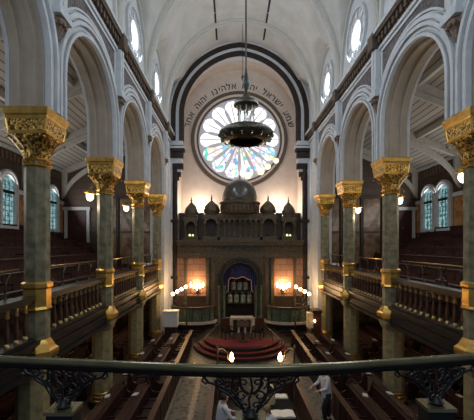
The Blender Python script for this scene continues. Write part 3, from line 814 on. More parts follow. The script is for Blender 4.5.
# books on the pew desks
prayer = None
k = 0
for s, side in ((-1, 'left'), (1, 'right')):
    for rn, x in rows[:3]:
        for j in range(5):
            y = 9.3+j*2.2+random.uniform(-.3, .3)
            k += 1
            if any(abs(y-g) < 0.4 for g in (12.95, 17.5)): y += 0.7
            xx = s*(x+0.33)
            if prayer is None:
                bm = NB(); box(bm, -.08, .08, -.11, .11, 0, .03); prayer = finish('prayer_book', bm, 'paper'); bo = prayer
            else: bo = prayer.copy(); COL.objects.link(bo)
            bo.location = (xx, y, FL+0.012+0.965); bo.rotation_euler = (0, s*0.18, random.uniform(-.3, .3))
            tag(bo, 'small white prayer book on the %s ground floor pew desk of the %s side' % (rn, side), 'book', 'prayer books on the %s desk, %s side' % (rn, side))
for s, side in ((-1, 'left'), (1, 'right')):
    bm = NB(); box(bm, -.11, .11, -.40, .40, 0, .08); box(bm, -.10, .10, -.36, -.05, .08, .16); box(bm, -.10, .11, .02, .36, .08, .14)
    b = finish('book_stack', bm, 'paper', loc=(s*5.70, 20.75, -1.248)); tag(b, 'pale stack of books on the far ledge of the %s gallery' % side, 'books')

# ------------------------------------------------------------------ raised platform before the ark
bm = NB(); bm2 = NB()
def semi(r, n=32, sx=1.0): return [(sx*r*math.cos(PI+PI*k/n), 20.9+r*math.sin(PI+PI*k/n)*1.15) for k in range(n+1)]
for k, r in enumerate((2.9, 2.6, 2.3)):
    pts = [(-4.4, 22.5+.2*k), (-r, 22.5+.2*k)]+[(x, y) for x, y in semi(r)]+[(r, 22.5+.2*k), (4.4, 22.5+.2*k), (4.4, 24.1), (-4.4, 24.1)]
    prism(bm, pts, lambda u, v, d: (u, v, d), FL+0.012+k*0.16, FL+0.17+k*0.16)
ob = finish('ark_platform', bm, 'arkdark'); tag(ob, 'stepped semicircular dark marble platform in front of the ark', 'platform')
bm = NB()
PT = FL+0.17+0.32
pts = [(2.15*math.cos(PI+PI*k/28), 20.2+2.15*.75*math.sin(PI+PI*k/28)) for k in range(29)]
prism(bm, pts, lambda u, v, d: (u, v, d), PT, PT+0.012)
for r0, r1, z in ((2.34, 2.56, PT-.16), (2.64, 2.86, PT-.32)):
    A = [(r0*math.cos(PI+PI*k/28), 20.9+r0*1.15*math.sin(PI+PI*k/28)) for k in range(3, 26)]; Bq = [(r1*math.cos(PI+PI*k/28), 20.9+r1*1.15*math.sin(PI+PI*k/28)) for k in range(3, 26)]
    strip(bm, A, Bq, lambda u, v, d: (u, v, d), z, z+0.012)
ob = finish('red_carpet', bm, 'red'); tag(ob, 'red carpet covering the curved steps and platform before the ark', 'carpet')
for s, side in ((-1, 'left'), (1, 'right')):
    t = thing('step_handrail', 'slanting brass handrail on the %s edge of the ark steps' % side, 'handrail', (0, 0, 0), 0, 'ark step handrails')
    a = Vector((s*1.35-.05, 20.6, 0)); b = Vector((s*2.1-.05, 17.9, 0))
    bm = NB(); tube(bm, [(a.x, a.y, -4.75), (b.x, b.y, -5.0)], .022, 8); finish('rail', bm, 'silver', t, True)
    for q in (0.05, .5, .95):
        p = a.lerp(b, q); zb = PT+.012 if q < .9 else PT-0.14
        bm = NB(); tube(bm, [(p.x, p.y, zb), (p.x, p.y, -4.75-.25*q)], .018, 6); finish('post', bm, 'brass', t)

# curved marble podiums flanking the ark
for s, side in ((-1, 'left'), (1, 'right')):
    t = thing('marble_podium', 'curved green marble parapet with pale foot moulding on the %s of the ark' % side, 'parapet', (s*3.2, 23.4, PT), 0, 'curved parapets')
    fpod = lambda u, v, d: (u, v, d)
    def arc(r): return [(r*math.cos(a), r*0.72*math.sin(a)) for a in [PI+PI*k/24 for k in range(25)]]
    bm = NB(); strip(bm, arc(1.30), arc(1.46), fpod, 0.5, 1.35); finish('panel', bm, 'green', t, True)
    bm = NB(); strip(bm, arc(1.24), arc(1.54), fpod, 1.35, 1.47); finish('coping', bm, 'arkdark', t, True)
    bm = NB(); strip(bm, arc(1.22), arc(1.62), fpod, 0.34, 0.5); finish('foot_moulding', bm, 'stone', t, True)
    bm = NB(); strip(bm, arc(1.1), arc(1.44), fpod, 0.0, 0.34); finish('base', bm, 'black', t, True)
    for kk in range(7):
        bm = NB(); a = PI+PI*(kk+.5)/7; tube(bm, [(1.48*math.cos(a), 1.48*.72*math.sin(a), .5), (1.48*math.cos(a), 1.48*.72*math.sin(a), 1.35)], .045, 8)
        finish('colonnette', bm, 'arkstone', t, True)

# ------------------------------------------------------------------ the ark
ark = thing('torah_ark', 'domed dark carved ark with pink marble side bays under the rose window', 'ark', (0, 24.4, PT))
Z = lambda z: z-PT   # eye heights to local heights
for s in (-1, 1):
    bm = NB(); box(bm, *sorted((s*2.42, s*3.77)), -0.10, 0.3, Z(-3.6), Z(-0.9)); finish('marble_bay', bm, 'pinkbrick', ark)
    bm = NB(); box(bm, *sorted((s*3.97, s*4.46)), -0.06, 0.3, Z(-3.6), Z(-0.9)); finish('marble_bay', bm, 'pinkbrick', ark)
    for a, b, y0 in ((2.2, 2.42, -.22), (3.77, 3.97, -.22), (1.75, 2.0, -.34)):
        bm = NB()
        box(bm, *sorted((s*a, s*b)), y0, 0.3, 0, Z(-0.9))
        box(bm, *sorted((s*(a-.04), s*(b+.04))), y0-.05, 0.3, 0, .35)
        box(bm, *sorted((s*(a-.04), s*(b+.04))), y0-.05, 0.3, Z(-1.15), Z(-1.0))
        finish('pilaster', bm, 'arkstone', ark)
    bm = NB(); box(bm, *sorted((s*2.0, s*2.2)), -.06, .3, 0, Z(-.9)); finish('side_panel', bm, 'green', ark)
    bm = NB()
    box(bm, *sorted((s*2.1, s*4.46)), -0.15, 0.3, Z(-3.75), Z(-3.6))
    box(bm, *sorted((s*1.9, s*4.46)), -0.04, 0.3, 0, Z(-3.7))
    finish('plinth', bm, 'arkdark', ark)
# central bay with horseshoe arch
bm = NB()
inn = [(-1.0, 0.0), (-1.0, Z(-2.9))]+[(1.18*math.cos(t), Z(-2.45)+1.18*math.sin(t)) for t in [PI+.38-(PI+.76)*k/28 for k in range(29)]]+[(1.0, Z(-2.9)), (1.0, 0.0)]
n = len(inn); out = []
for k, (u, v) in enumerate(inn):
    if k in (0, 1): out.append((-1.75, v))
    elif k in (n-1, n-2): out.append((1.75, v))
    else:
        tq = (k-2)/(n-5); out.append((-1.75+3.5*min(1, max(0, (tq-.25)/.5)), Z(-.9) if .25 < tq < .75 else Z(-2.8)+(Z(-.9)-Z(-2.8))*min(tq, 1-tq)/.25))
strip(bm, inn, out, lambda u, v, d: (u, d, v), -0.30, 0.3)
finish('central_bay', bm, 'arkstone', ark)
bm = NB()
for r, pr, w_ in ((1.18, .42, .10), (1.36, .38, .07), (1.52, .44, .08)):
    L0 = [(r*math.cos(t), Z(-2.45)+r*math.sin(t)) for t in [PI+.30-(PI+.60)*k/30 for k in range(31)]]; L1 = [((r+w_)*math.cos(t), Z(-2.45)+(r+w_)*math.sin(t)) for t in [PI+.30-(PI+.60)*k/30 for k in range(31)]]
    strip(bm, L0, L1, lambda u, v, d: (u, d, v), -pr, -.28)
for k in range(15):
    t = PI*(k+.5)/15; lathe(bm, [(0, -.07), (.07, 0), (0, .07)], (1.32*math.cos(t), -.34, Z(-2.45)+1.32*math.sin(t)), 8)
finish('arch_moulding', bm, 'bronze', ark)
for x in (-1.45, -1.12, 1.12, 1.45):
    bm = NB(); lathe(bm, [(.12, 0), (.12, .25), (.08, .32), (.075, Z(-3.1)), (.12, Z(-2.95)), (.13, Z(-2.85))], (x, -.42, 0), 12)
    finish('colonnette', bm, 'green', ark, True)
# entablature
bm = NB()
box(bm, -4.44, 4.44, -.34, .4, Z(-.9), Z(-.55)); box(bm, -4.45, 4.45, -.24, .4, Z(-.55), Z(.0))
box(bm, -4.45, 4.45, -.46, .8, Z(.0), Z(.18)); box(bm, -4.46, 4.46, -.56, .9, Z(.18), Z(.34))
for k in range(40):
    x = -4.3+8.6*k/39; box(bm, x-.05, x+.05, -.42, -.22, Z(-.12), Z(.0))
finish('entablature', bm, 'arkstone', ark)
bm = NB()
for k in range(18):
    x = -1.6+3.2*k/17; box(bm, x-.05, x+.05, -.27, -.23, Z(-.42), Z(-.16)); box(bm, x-.05, x+.02, -.27, -.23, Z(-.2), Z(-.14))
finish('carved_inscription', bm, 'bronze', ark)
bm = NB(); box(bm, -4.46, 4.46, .75, 1.0, Z(.34), Z(2.25)); box(bm, -4.46, 4.46, .70, 1.0, Z(2.25), Z(2.35)); finish('back_screen', bm, 'arkdark', ark)
# curtain, recess
bm = NB(); box(bm, -1.2, 1.2, .95, 1.0, 0, Z(-1.2)); box(bm, -1.25, -1.2, .3, 1.0, 0, Z(-1.2)); box(bm, 1.2, 1.25, .3, 1.0, 0, Z(-1.2)); box(bm, -1.2, 1.2, .25, .95, Z(-4.2)-.06, Z(-4.2)); box(bm, -1.2, 1.2, .5, .95, Z(-3.35)-.05, Z(-3.35))
finish('recess', bm, 'arkdark', ark)
bm = NB()                       # gathered valance
n = 60; A = []; Bv = []
for k in range(n+1):
    x = -1.15+2.3*k/n; fold = .03*math.sin(k*1.6)
    lo = Z(-2.62)+.30*(1-abs(abs(x)/1.15)**2)+.06*math.sin(x*7.5)
    if abs(x) > .82: lo = Z(-3.6)+ (1.15-abs(x))*1.2
    A.append(bm.verts.new((x, -.02+fold, Z(-1.25)))); Bv.append(bm.verts.new((x, -.05+fold, lo)))
for k in range(n): bm.faces.new((A[k], A[k+1], Bv[k+1], Bv[k]))
ve = [v.co.copy() for v in Bv]
finish('valance', bm, 'navy', ark, True)
bm = NB(); tube(bm, [(v.x, v.y-.03, v.z) for v in ve], .035, 6); finish('valance_trim', bm, 'pinktrim', ark, True)
# side bays small niches
# dome with drum, arcade
bm = NB()
R = 1.27; zb = Z(3.05)
prof = [(R*.97, zb-.1), (R*1.0, zb+.1)]+[(R*1.02*math.cos(t), zb+.2+1.58*math.sin(t)) for t in [PI/2*k/14 for k in range(14)]]+[(0, zb+1.80)]
lathe(bm, prof, (0, .55, 0), 32); lathe(bm, [(.09, zb+1.76), (.05, zb+1.86), (.07, zb+1.92), (0, zb+2.1)], (0, .55, 0), 10)
finish('great_dome', bm, 'dome', ark, True)
bm = NB()
lathe(bm, [(1.42, Z(2.9)), (1.5, Z(2.98)), (1.5, Z(3.06)), (1.36, Z(3.14))], (0, .55, 0), 32)
lathe(bm, [(1.40, Z(2.25)), (1.46, Z(2.3)), (1.34, Z(2.4)), (1.34, Z(2.9))], (0, .55, 0), 32)
for k in range(26):
    a = 2*PI*k/26; lathe(bm, [(.035, Z(2.4)), (.05, Z(2.6)), (.035, Z(2.85))], (1.38*math.cos(a), .55+1.38*math.sin(a), 0), 6)
finish('drum', bm, 'arkstone', ark, True)
bm = NB()
box(bm, -1.6, 1.6, -.2, .75, Z(.34), Z(.55)); box(bm, -1.6, 1.6, -.2, .75, Z(2.0), Z(2.25)); box(bm, -1.45, 1.45, .3, .7, Z(.55), Z(2.0))
for k in range(9):
    x = -1.5+3.0*k/8
    lathe(bm, [(.09, Z(.55)), (.09, Z(.65)), (.055, Z(.72)), (.055, Z(1.45)), (.09, Z(1.55)), (.10, Z(1.62))], (x, -.08, 0), 10)
for k in range(8):
    xc = -1.5+3.0*(k+.5)/8
    strip(bm, [(xc+.13*math.cos(t), Z(1.62)+.18*math.sin(t)) for t in [PI-PI*q/10 for q in range(11)]], [(xc+.1875*math.cos(t)/max(abs(math.cos(t)), abs(math.sin(t))), Z(1.62)+.39*math.sin(t)/max(abs(math.cos(t)), abs(math.sin(t)))) for t in [PI-PI*q/10 for q in range(11)]], lambda u, v, d: (u, d, v), -.15, -.02)
finish('dome_arcade', bm, 'arkstone', ark, True)
# four cupolas
for x, sc, ht in ((-2.05, 1.15, .15), (2.05, 1.15, .15), (-3.5, .98, 0), (3.5, .98, 0)):
    r = .47*sc
    bm = NB()
    box(bm, x-r*1.15, x+r*1.15, -.2, -.2+2.3*r, Z(.34), Z(.62))
    box(bm, x-r*1.1, x+r*1.1, -.18, -.2+2.2*r, Z(1.72+ht), Z(2.0+ht))
    cy = -.2+1.12*r
    for sx in (-1, 1):
        for sy in (-1, 1): lathe(bm, [(.08, Z(.62)), (.055, Z(.7)), (.055, Z(1.35+ht)), (.09, Z(1.45+ht)), (.09, Z(1.75+ht))], (x+sx*r*.82, cy+sy*r*.82, 0), 8)
    strip(bm, [(x+r*.68*math.cos(t), Z(1.35+ht)+r*.68*math.sin(t)) for t in [PI-PI*q/12 for q in range(13)]], [(x+r*1.02*math.cos(t), Z(1.35+ht)+r*1.0*math.sin(t)) for t in [PI-PI*q/12 for q in range(13)]], lambda u, v, d: (u, d, v), -.17, -.05)
    cp = finish('cupola', bm, 'arkstone', ark, True)
    bm = NB()
    z0 = Z(2.0+ht)
    lathe(bm, [(r*1.02, z0), (r*1.06, z0+.08), (r*.98, z0+.14), (r*1.1, z0+.30), (r*1.08, z0+.46), (r*.92, z0+.66), (r*.62, z0+.84), (r*.26, z0+1.0), (r*.12, z0+1.08), (.05, z0+1.12), (.09, z0+1.2), (.03, z0+1.28), (.05, z0+1.36), (.02, z0+1.42), (0, z0+1.56)], (x, cy, 0), 16)
    finish('cupola_dome', bm, 'arkstone', cp, True)
    bm = NB(); lathe(bm, [(0, 0), (.08, .03), (.08, .14), (0, .18)], (x-.1, cy-.1, Z(.62)), 8); lathe(bm, [(0, 0), (.06, .03), (.06, .12), (0, .16)], (x+.12, cy-.12, Z(.62)), 8)
    finish('small_lamp', bm, 'green_lamp' if abs(x) > 3 else 'bronze', cp, True)
# torah scrolls in the open ark
sc0 = None
for k, (x, y, z) in enumerate([(-.72, .62, -4.2), (-.24, .62, -4.2), (.24, .62, -4.2), (.72, .62, -4.2), (-.45, .78, -3.3), (0, .78, -3.3), (.45, .78, -3.3)]):
    lab = 'dressed scroll with silver finials in the open ark, %s' % (['leftmost of the lower shelf', 'second from left on the lower shelf', 'third from left on the lower shelf', 'rightmost of the lower shelf', 'left one on the upper shelf', 'middle one on the upper shelf', 'right one on the upper shelf'][k])
    loc = (x, 24.4+y, z+.0)
    if k == 0:
        sc0 = thing('torah_scroll', lab, 'scroll', loc, 0, 'scrolls in the ark')
        bm = NB(); lathe(bm, [(.13, 0), (.15, .05), (.15, .5), (.12, .56), (.05, .58)], n=12, sx=1.15, sy=.7); finish('mantle', bm, 'velvet', sc0, True)
        for q in (-1, 1):
            bm = NB(); lathe(bm, [(.02, .56), (.02, .62), (.045, .66), (.045, .72), (.02, .76), (.03, .80), (0, .84)], (q*.07, 0, 0), 8); finish('finial', bm, 'silver', sc0, True)
        bm = NB(); box(bm, -.07, .07, -.125, -.105, .22, .40); finish('breastplate', bm, 'silver', sc0)
    else: dup(sc0, loc, lab)
# stone steps in front of the ark opening
bm = NB()
for k in range(3): box(bm, -1.3+.1*k, 1.3-.1*k, 23.1+.28*k, 24.0, PT+.012+.16*k, PT+.172+.16*k)
b = finish('ark_steps', bm, 'stone'); tag(b, 'pale stone steps directly below the ark curtain', 'steps')
t = thing('marble_table', 'small arched stone table before the ark steps', 'table', (.05, 21.9, PT))
bm = NB(); box(bm, -.72, .72, -.35, .35, .86, .96); finish('top', bm, 'stone', t)
for x in (-.6, -.2, .2, .6):
    bm = NB(); lathe(bm, [(.09, 0), (.09, .08), (.055, .14), (.05, .7), (.09, .8), (.09, .86)], (x, -.25, 0), 10); finish('leg', bm, 'stone', t, True)
bm = NB(); box(bm, -.66, .66, -.1, .3, 0, .86); finish('body', bm, 'arkdark', t)
t = thing('reader_lectern', 'small dark lectern standing on the red carpet before the ark', 'lectern', (.05, 19.6, PT+.012))
bm = NB(); lathe(bm, [(.25, 0), (.22, .08), (.07, .14), (.06, .8), (.14, .9)], n=10); finish('pedestal', bm, 'wood2', t, True)
bm = NB(); prism(bm, [(-.28, .9), (.28, 1.12), (.28, 1.16), (-.28, .94)], lambda u, v, d: (d, u, v), -.36, .36); finish('desk_top', bm, 'wood2', t)
def armchair():
    t = thing('armchair', '', 'chair', (0, 0, 0))
    bm = NB(); box(bm, -.3, .3, -.28, .28, .40, .48); finish('seat', bm, 'blackmatt', t)
    bm = NB(); box(bm, -.3, .3, .24, .30, .48, 1.15); lathe(bm, [(0, -.05), (.09, 0), (0, .12)], (0, .27, 1.2), 10); finish('backrest', bm, 'wood2', t)
    for x in (-.27, .27):
        for y in (-.25, .25):
            bm = NB(); lathe(bm, [(.03, 0), (.025, .2), (.04, .3), (.03, .40)], (x, y, 0), 8); finish('leg', bm, 'wood2', t, True)
        bm = NB(); box(bm, x-.03, x+.03, -.26, .28, .66, .71); box(bm, x-.02, x+.02, -.25, -.21, .48, .66); finish('armrest', bm, 'wood2', t)
    return t
ac = armchair(); ac.location = (-.85, 20.3, PT+.012); ac['label'] = 'dark carved armchair left of the lectern on the red carpet'; ac.rotation_euler = (0, 0, .5)
a2 = dup(ac, (.95, 20.3, PT+.012), 'dark carved armchair right of the lectern on the red carpet', -.5)
a3 = dup(ac, (5.98, 11.2, -2.3), 'dark carved armchair at the front of the right gallery between nearest columns', -PI/2)
a4 = dup(ac, (5.98, 16.2, -2.3), 'dark carved armchair at the front of the right gallery beside the third column', -PI/2)
a5 = dup(ac, (-5.98, 10.7, -2.3), 'dark carved armchair at the front of the left gallery', PI/2)
# lamps standing on the ark top that light the niche
for x in (-2.85, 2.85):
    t = thing('uplight', 'small uplight on top of the ark, %s of the dome' % ('left' if x < 0 else 'right'), 'lamp', (x, 25.75, 2.45-.0), 0, 'uplights on the ark')
    bm = NB(); lathe(bm, [(.12, -2.11), (.05, -2.05), (.04, -.25), (.11, -.2), (.13, -.02)], n=12); finish('stand', bm, 'bronze', t, True)
    point('uplight_light', (x, 25.55, 2.75), 230, (1, .82, .66), .2)

# ------------------------------------------------------------------ candelabra and sconces by the ark
def make_candelabrum(s, side):
    t = thing('candelabrum', 'tall bronze candelabrum with a slanting row of lit globes, %s of the ark' % side, 'candelabrum', (s*3.50, 22.0, FL+.0), 0, 'candelabra')
    bm = NB(); lathe(bm, [(.26, 0), (.28, .06), (.16, .12), (.10, .22), (.05, .3)], n=14); finish('base', bm, 'brass', t, True)
    bm = NB(); lathe(bm, [(.04, .3), (.035, .9), (.07, 1.0), (.035, 1.1), (.03, 1.9), (.08, 2.0), (.04, 2.1), (.03, 2.5), (0, 2.6)], n=12); finish('stem', bm, 'bronze', t, True)
    for k in range(4):
        x = s*(.88-.28*k); z = 2.90+.155*k
        bm = NB(); tube(bm, [(0, 0, 2.3), (x*.5, 0, 2.2+.05*k), (x, 0, z-.35), (x, 0, z-.1)], .018, 6); finish('arm', bm, 'bronze', t, True)
        bm = NB(); lathe(bm, [(0, -.11), (.08, -.08), (.115, 0), (.08, .08), (0, .115)], (x, 0, z), 12); finish('globe', bm, 'bulb', t, True)
    point('candelabrum_light', (s*4.0, 21.7, -2.9), 70, WARM, .2)
    return t
make_candelabrum(-1, 'left'); make_candelabrum(1, 'right')
for s, side in ((-1, 'left'), (1, 'right')):
    t = thing('candle_bracket', 'bronze wall bracket with bright candle lamps on the pink marble %s of the ark' % side, 'wall lamp', (s*3.02, 24.28, -3.22), 0, 'wall candle brackets')
    bm = NB(); lathe(bm, [(0, -.3), (.08, -.2), (.12, 0), (.06, .15), (0, .2)], (0, -.0, 0), 10); finish('back_plate', bm, 'bronze', t, True)
    for k in range(5):
        x = -.42+.21*k; z = .22+.28*abs(k-2)*.35
        bm = NB(); tube(bm, [(0, -.05, -.1), (x*.6, -.35, -.25), (x, -.42, -.02), (x, -.42, z-.12)], .016, 6); finish('arm', bm, 'bronze', t, True)
        bm = NB(); lathe(bm, [(.03, z-.14), (.05, z-.02), (.06, z+.07), (.03, z+.17), (0, z+.22)], (x, -.42, 0), 8); finish('candle_lamp', bm, 'bulbbig', t, True)
    point('candle_light', (s*3.1, 23.75, -2.7), 75, WARM, .12)
# lecterns in front of the piers
t = thing('cloth_covered_lectern', 'lectern covered with a white cloth beside the left pier', 'lectern', (-4.42, 21.5, FL+.012))
bm = NB(); box(bm, -.35, .35, -.25, .25, 0, .95); finish('stand', bm, 'wood', t)
bm = NB(); box(bm, -.45, .45, -.30, .30, .95, 1.9); box(bm, -.48, .48, -.33, .33, 1.86, 1.93); finish('cloth', bm, 'cloth', t)
t = thing('wooden_lectern', 'brown wooden lectern with pale lit front beside the right pier', 'lectern', (4.45, 21.2, FL+.012))
bm = NB(); box(bm, -.05, .42, -.35, .35, 0, 1.9); box(bm, -.12, .46, -.42, .42, 1.9, 2.05); finish('body', bm, 'wood2', t)
bm = NB(); box(bm, -.38, -.05, -.25, .25, .95, 1.85); finish('cloth', bm, 'creamcloth', t)
bm = NB(); lathe(bm, [(0, 0), (.06, .04), (.05, .14), (0, .18)], (-.02, -.5, 1.35), 8); finish('lamp', bm, 'bulb', t, True)
point('lectern_light', (4.4, 21.4, -4.4), 6, WARM, .1)

# ------------------------------------------------------------------ eternal light chain, chandelier
t = thing('hanging_lamp', 'small dark lamp on a thin chain hanging from the vault before the ark', 'lamp', (.12, 22.3, 11.0))
bm = NB(); tube(bm, [(0, 0, 0), (0, 0, 3.8)], .018, 6); finish('chain', bm, 'iron', t)
bm = NB(); lathe(bm, [(0, 3.55), (.12, 3.62), (.14, 3.72), (.05, 3.85)], n=12); finish('ceiling_boss', bm, 'iron', t, True)
bm = NB(); lathe(bm, [(0, -.3), (.06, -.22), (.10, -.1), (.07, .02), (.02, .1)], n=10); finish('lamp_bowl', bm, 'bronze', t, True)
ch = thing('chandelier', 'large dark metal ring chandelier hanging in front of the rose window', 'chandelier', (0, 14.6, 4.42))
ch.scale = (.95, .95, .95)
bm = NB(); tube(bm, [(0, 0, 3.2), (0, 0, 10.62)], .035, 8); finish('rod', bm, 'iron', ch)
bm = NB(); lathe(bm, [(.03, 3.35), (.06, 3.1), (.15, 2.75), (.17, 2.55), (.08, 2.35), (.05, 2.2)], n=14); finish('tassel_cover', bm, 'iron', ch, True)
bm = NB(); lathe(bm, [(.06, 2.2), (.12, 2.1), (.2, 1.98), (.5, 1.78), (.56, 1.70), (.56, 1.60), (.50, 1.56), (.40, 1.52)], n=20)
finish('crown', bm, 'bronze', ch, True)
bm = NB()
for k in range(8):
    a = 2*PI*k/8; c, s_ = math.cos(a), math.sin(a)
    tube(bm, [(.38*c, .38*s_, 1.56), (.34*c, .34*s_, 1.2), (.36*c, .36*s_, .8), (.5*c, .5*s_, .62)], .03, 6)
    lathe(bm, [(0, -.09), (.05, 0), (0, .09)], (.36*c, .36*s_, 1.2), 6)
lathe(bm, [(.05, 1.6), (.12, 1.3), (.06, 1.1), (.14, .8), (.2, .6)], n=12)
finish('cage', bm, 'silver', ch, True)
bm = NB(); lathe(bm, [(.42, .70), (.85, .62), (1.15, .48), (1.22, .36), (1.22, .26), (1.14, .22), (1.1, .30), (.8, .5), (.42, .6)], n=24)
finish('upper_ring', bm, 'bronze', ch, True)
bm = NB(); lathe(bm, [(1.22, .26), (1.12, .12), (.95, .02), (.8, -.04), (.74, 0), (.9, .08), (1.08, .2), (1.14, .27)], n=24)
for k in range(16):
    a = 2*PI*k/16; lathe(bm, [(0, -.1), (.05, -.04), (.06, .05), (0, .1)], (1.2*math.cos(a), 1.2*math.sin(a), .26), 6)
finish('pierced_ring', bm, 'bronze', ch, True)
for k in range(16):
    bm = NB(); a = 2*PI*(k+.5)/16; c, s_ = math.cos(a), math.sin(a)
    tube(bm, [(1.17*c, 1.17*s_, .12), (1.02*c, 1.02*s_, .02)], .03, 5); lathe(bm, [(0, -.05), (.05, 0), (0, .05)], (1.12*c, 1.12*s_, .05), 6)
    finish('crystal', bm, 'silver', ch, True)

# ------------------------------------------------------------------ bimah
bt = thing('bimah', 'raised dark wooden reading platform in the middle of the nave', 'platform', (0.1, 9.9, FL))
bm = NB(); box(bm, -1.35, 1.55, -2.6, 2.6, 0, .42); box(bm, -1.55, 1.75, -2.9, 2.9, 0, .2); finish('platform_floor', bm, 'darkfloor', bt)
bm = NB()
for x in (-1.35, 1.55):
    box(bm, x-.04, x+.04, -2.6, 2.6, .42, 1.25); box(bm, x-.08, x+.08, -2.6, 2.6, 1.25, 1.32)
for x in (-.9, 1.1):
    box(bm, x-.45, x+.45, 2.52, 2.6, .42, 1.25)
finish('side_panel', bm, 'wood2', bt)
t = thing('reading_desk', 'black-topped reading desk on the platform in the nave', 'desk', (.72, 9.45, FL+.42))
bm = NB(); box(bm, -.28, .28, -.5, .7, 0, 1.05); finish('body', bm, 'wood2', t)
bm = NB(); box(bm, -.36, .36, -.62, .95, 1.05, 1.12); finish('top', bm, 'blackmatt', t)
DZ = FL+.42+1.12
def book(name, label, x, y, sx, sy, h=.03, rz=0, m='paper', cat='book'):
    bm = NB(); A = [(-sx/2, 0), (-sx/2, h*.7)]+[(-sx/2+sx*k/8, h*.7+h*.4*abs(math.sin(PI*k/4))) for k in range(1, 8)]+[(sx/2, h*.7), (sx/2, 0)]
    prism(bm, A, lambda u, v, d: (u, d, v), -sy/2, sy/2)
    o = finish(name, bm, m, loc=(x, y, DZ)); o.rotation_euler = (0, 0, rz); tag(o, label, cat, 'books on the reading desk'); return o
book('open_book', 'large open white book at the near edge of the reading desk', .74, 9.08, .60, .38, .05, .05)
book('book', 'smaller white book at the far end of the reading desk', .84, 10.15, .38, .26, .04, 0)
book('paper_sheet', 'small white sheet near the left of the reading desk', .49, 10.2, .22, .18, .02, 0, 'cloth', 'paper')
t = thing('draped_scroll', 'cream cloth-covered scroll standing upright on the reading desk', 'scroll', (.50, 9.7, DZ))
bm = NB(); lathe(bm, [(.10, 0), (.12, .05), (.11, .35), (.08, .48), (.04, .55), (0, .57)], n=12, sy=.7); finish('cover', bm, 'creamcloth', t, True)
for s, side in ((-1, 'left'), (1, 'right')):
    t = thing('standard_lamp', 'brass standard with flame-shaped bulb on the %s edge of the nave platform' % side, 'lamp', (s*1.08+.06, 9.6, FL+.42), 0, 'platform lamps')
    bm = NB(); lathe(bm, [(.14, 0), (.15, .05), (.06, .15), (.035, .3), (.03, 1.0), (.06, 1.05), (.03, 1.1), (.025, 2.7), (.05, 2.75), (0, 2.85)], n=12); finish('post', bm, 'bronze', t, True)
    bm = NB(); tube(bm, [(0, 0, 2.2), (-s*.12, 0, 2.1), (-s*.26, 0, 2.15), (-s*.40, 0, 2.25), (-s*.40, 0, 2.32)], .016, 6); tube(bm, [(0, 0, 2.7), (-s*.15, 0, 2.72), (-s*.28, 0, 2.60), (-s*.30, 0, 2.4)], .012, 6); lathe(bm, [(.02, 2.30), (.06, 2.33), (.05, 2.37)], (-s*.40, 0, 0), 8); finish('arm', bm, 'brass', t, True)
    bm = NB(); lathe(bm, [(.02, 2.36), (.05, 2.40), (.062, 2.46), (.045, 2.54), (.018, 2.60), (0, 2.63)], (-s*.40, 0, 0), 10); finish('bulb', bm, 'bulbbig', t, True)
    point('bulb_light', (s*.66, 9.35, -3.1), 5, WARM, .06)

# ------------------------------------------------------------------ west gallery railing at the viewer's feet
rl = thing('balcony_railing', 'dark brass handrail on black scrolled ironwork in the foreground', 'railing', (0, 0, 0))
def railpt(px):
    pts = [(-120, 352), (0, 360.5), (60, 363), (130, 366), (210, 370), (250, 370), (310, 367.5), (390, 362), (474, 357), (600, 348)]
    for (a, ya), (b, yb) in zip(pts, pts[1:]):
        if a <= px <= b: py = ya+(yb-ya)*(px-a)/(b-a)
    return py
ctrl = []
XS = [-3.0, -2.6, -2.02, -1.65, -1.2, -.74, -.53, -.2, .27, .82, 1.4, 2.0]
YS = [2.18, 2.13, 2.06, 2.02, 1.96, 1.90, 1.89, 1.92, 2.00, 2.10, 2.22, 2.4]
def ry(x):
    for (a, b), (c, d) in zip(zip(XS, YS), zip(XS[1:], YS[1:])):
        if a <= x <= c:
            return b+(d-b)*(x-a)/(c-a)
    return 2.0
def rys(x): return sum(ry(min(1.99, max(-2.99, x+q))) for q in (-.3, -.15, 0, .15, .3))/5
RZ = -.69
bm = NB(); tube(bm, [(x, rys(x), RZ) for x in [-3+.1*k for k in range(50)]], .023, 12)
finish('handrail', bm, 'railbrass', rl, 'all')
bm = NB(); P = [(x, rys(x)+.01, RZ-.036) for x in [-3+.1*k for k in range(50)]]; tube(bm, P, .016, 6)
finish('under_rail', bm, 'iron', rl, True)
def spiral(cx, cz, r, a0, turns, n=22): return [(cx+r*(1-.8*k/n)*math.cos(a0+turns*2*PI*k/n), cz+r*(1-.8*k/n)*math.sin(a0+turns*2*PI*k/n)) for k in range(n+1)]
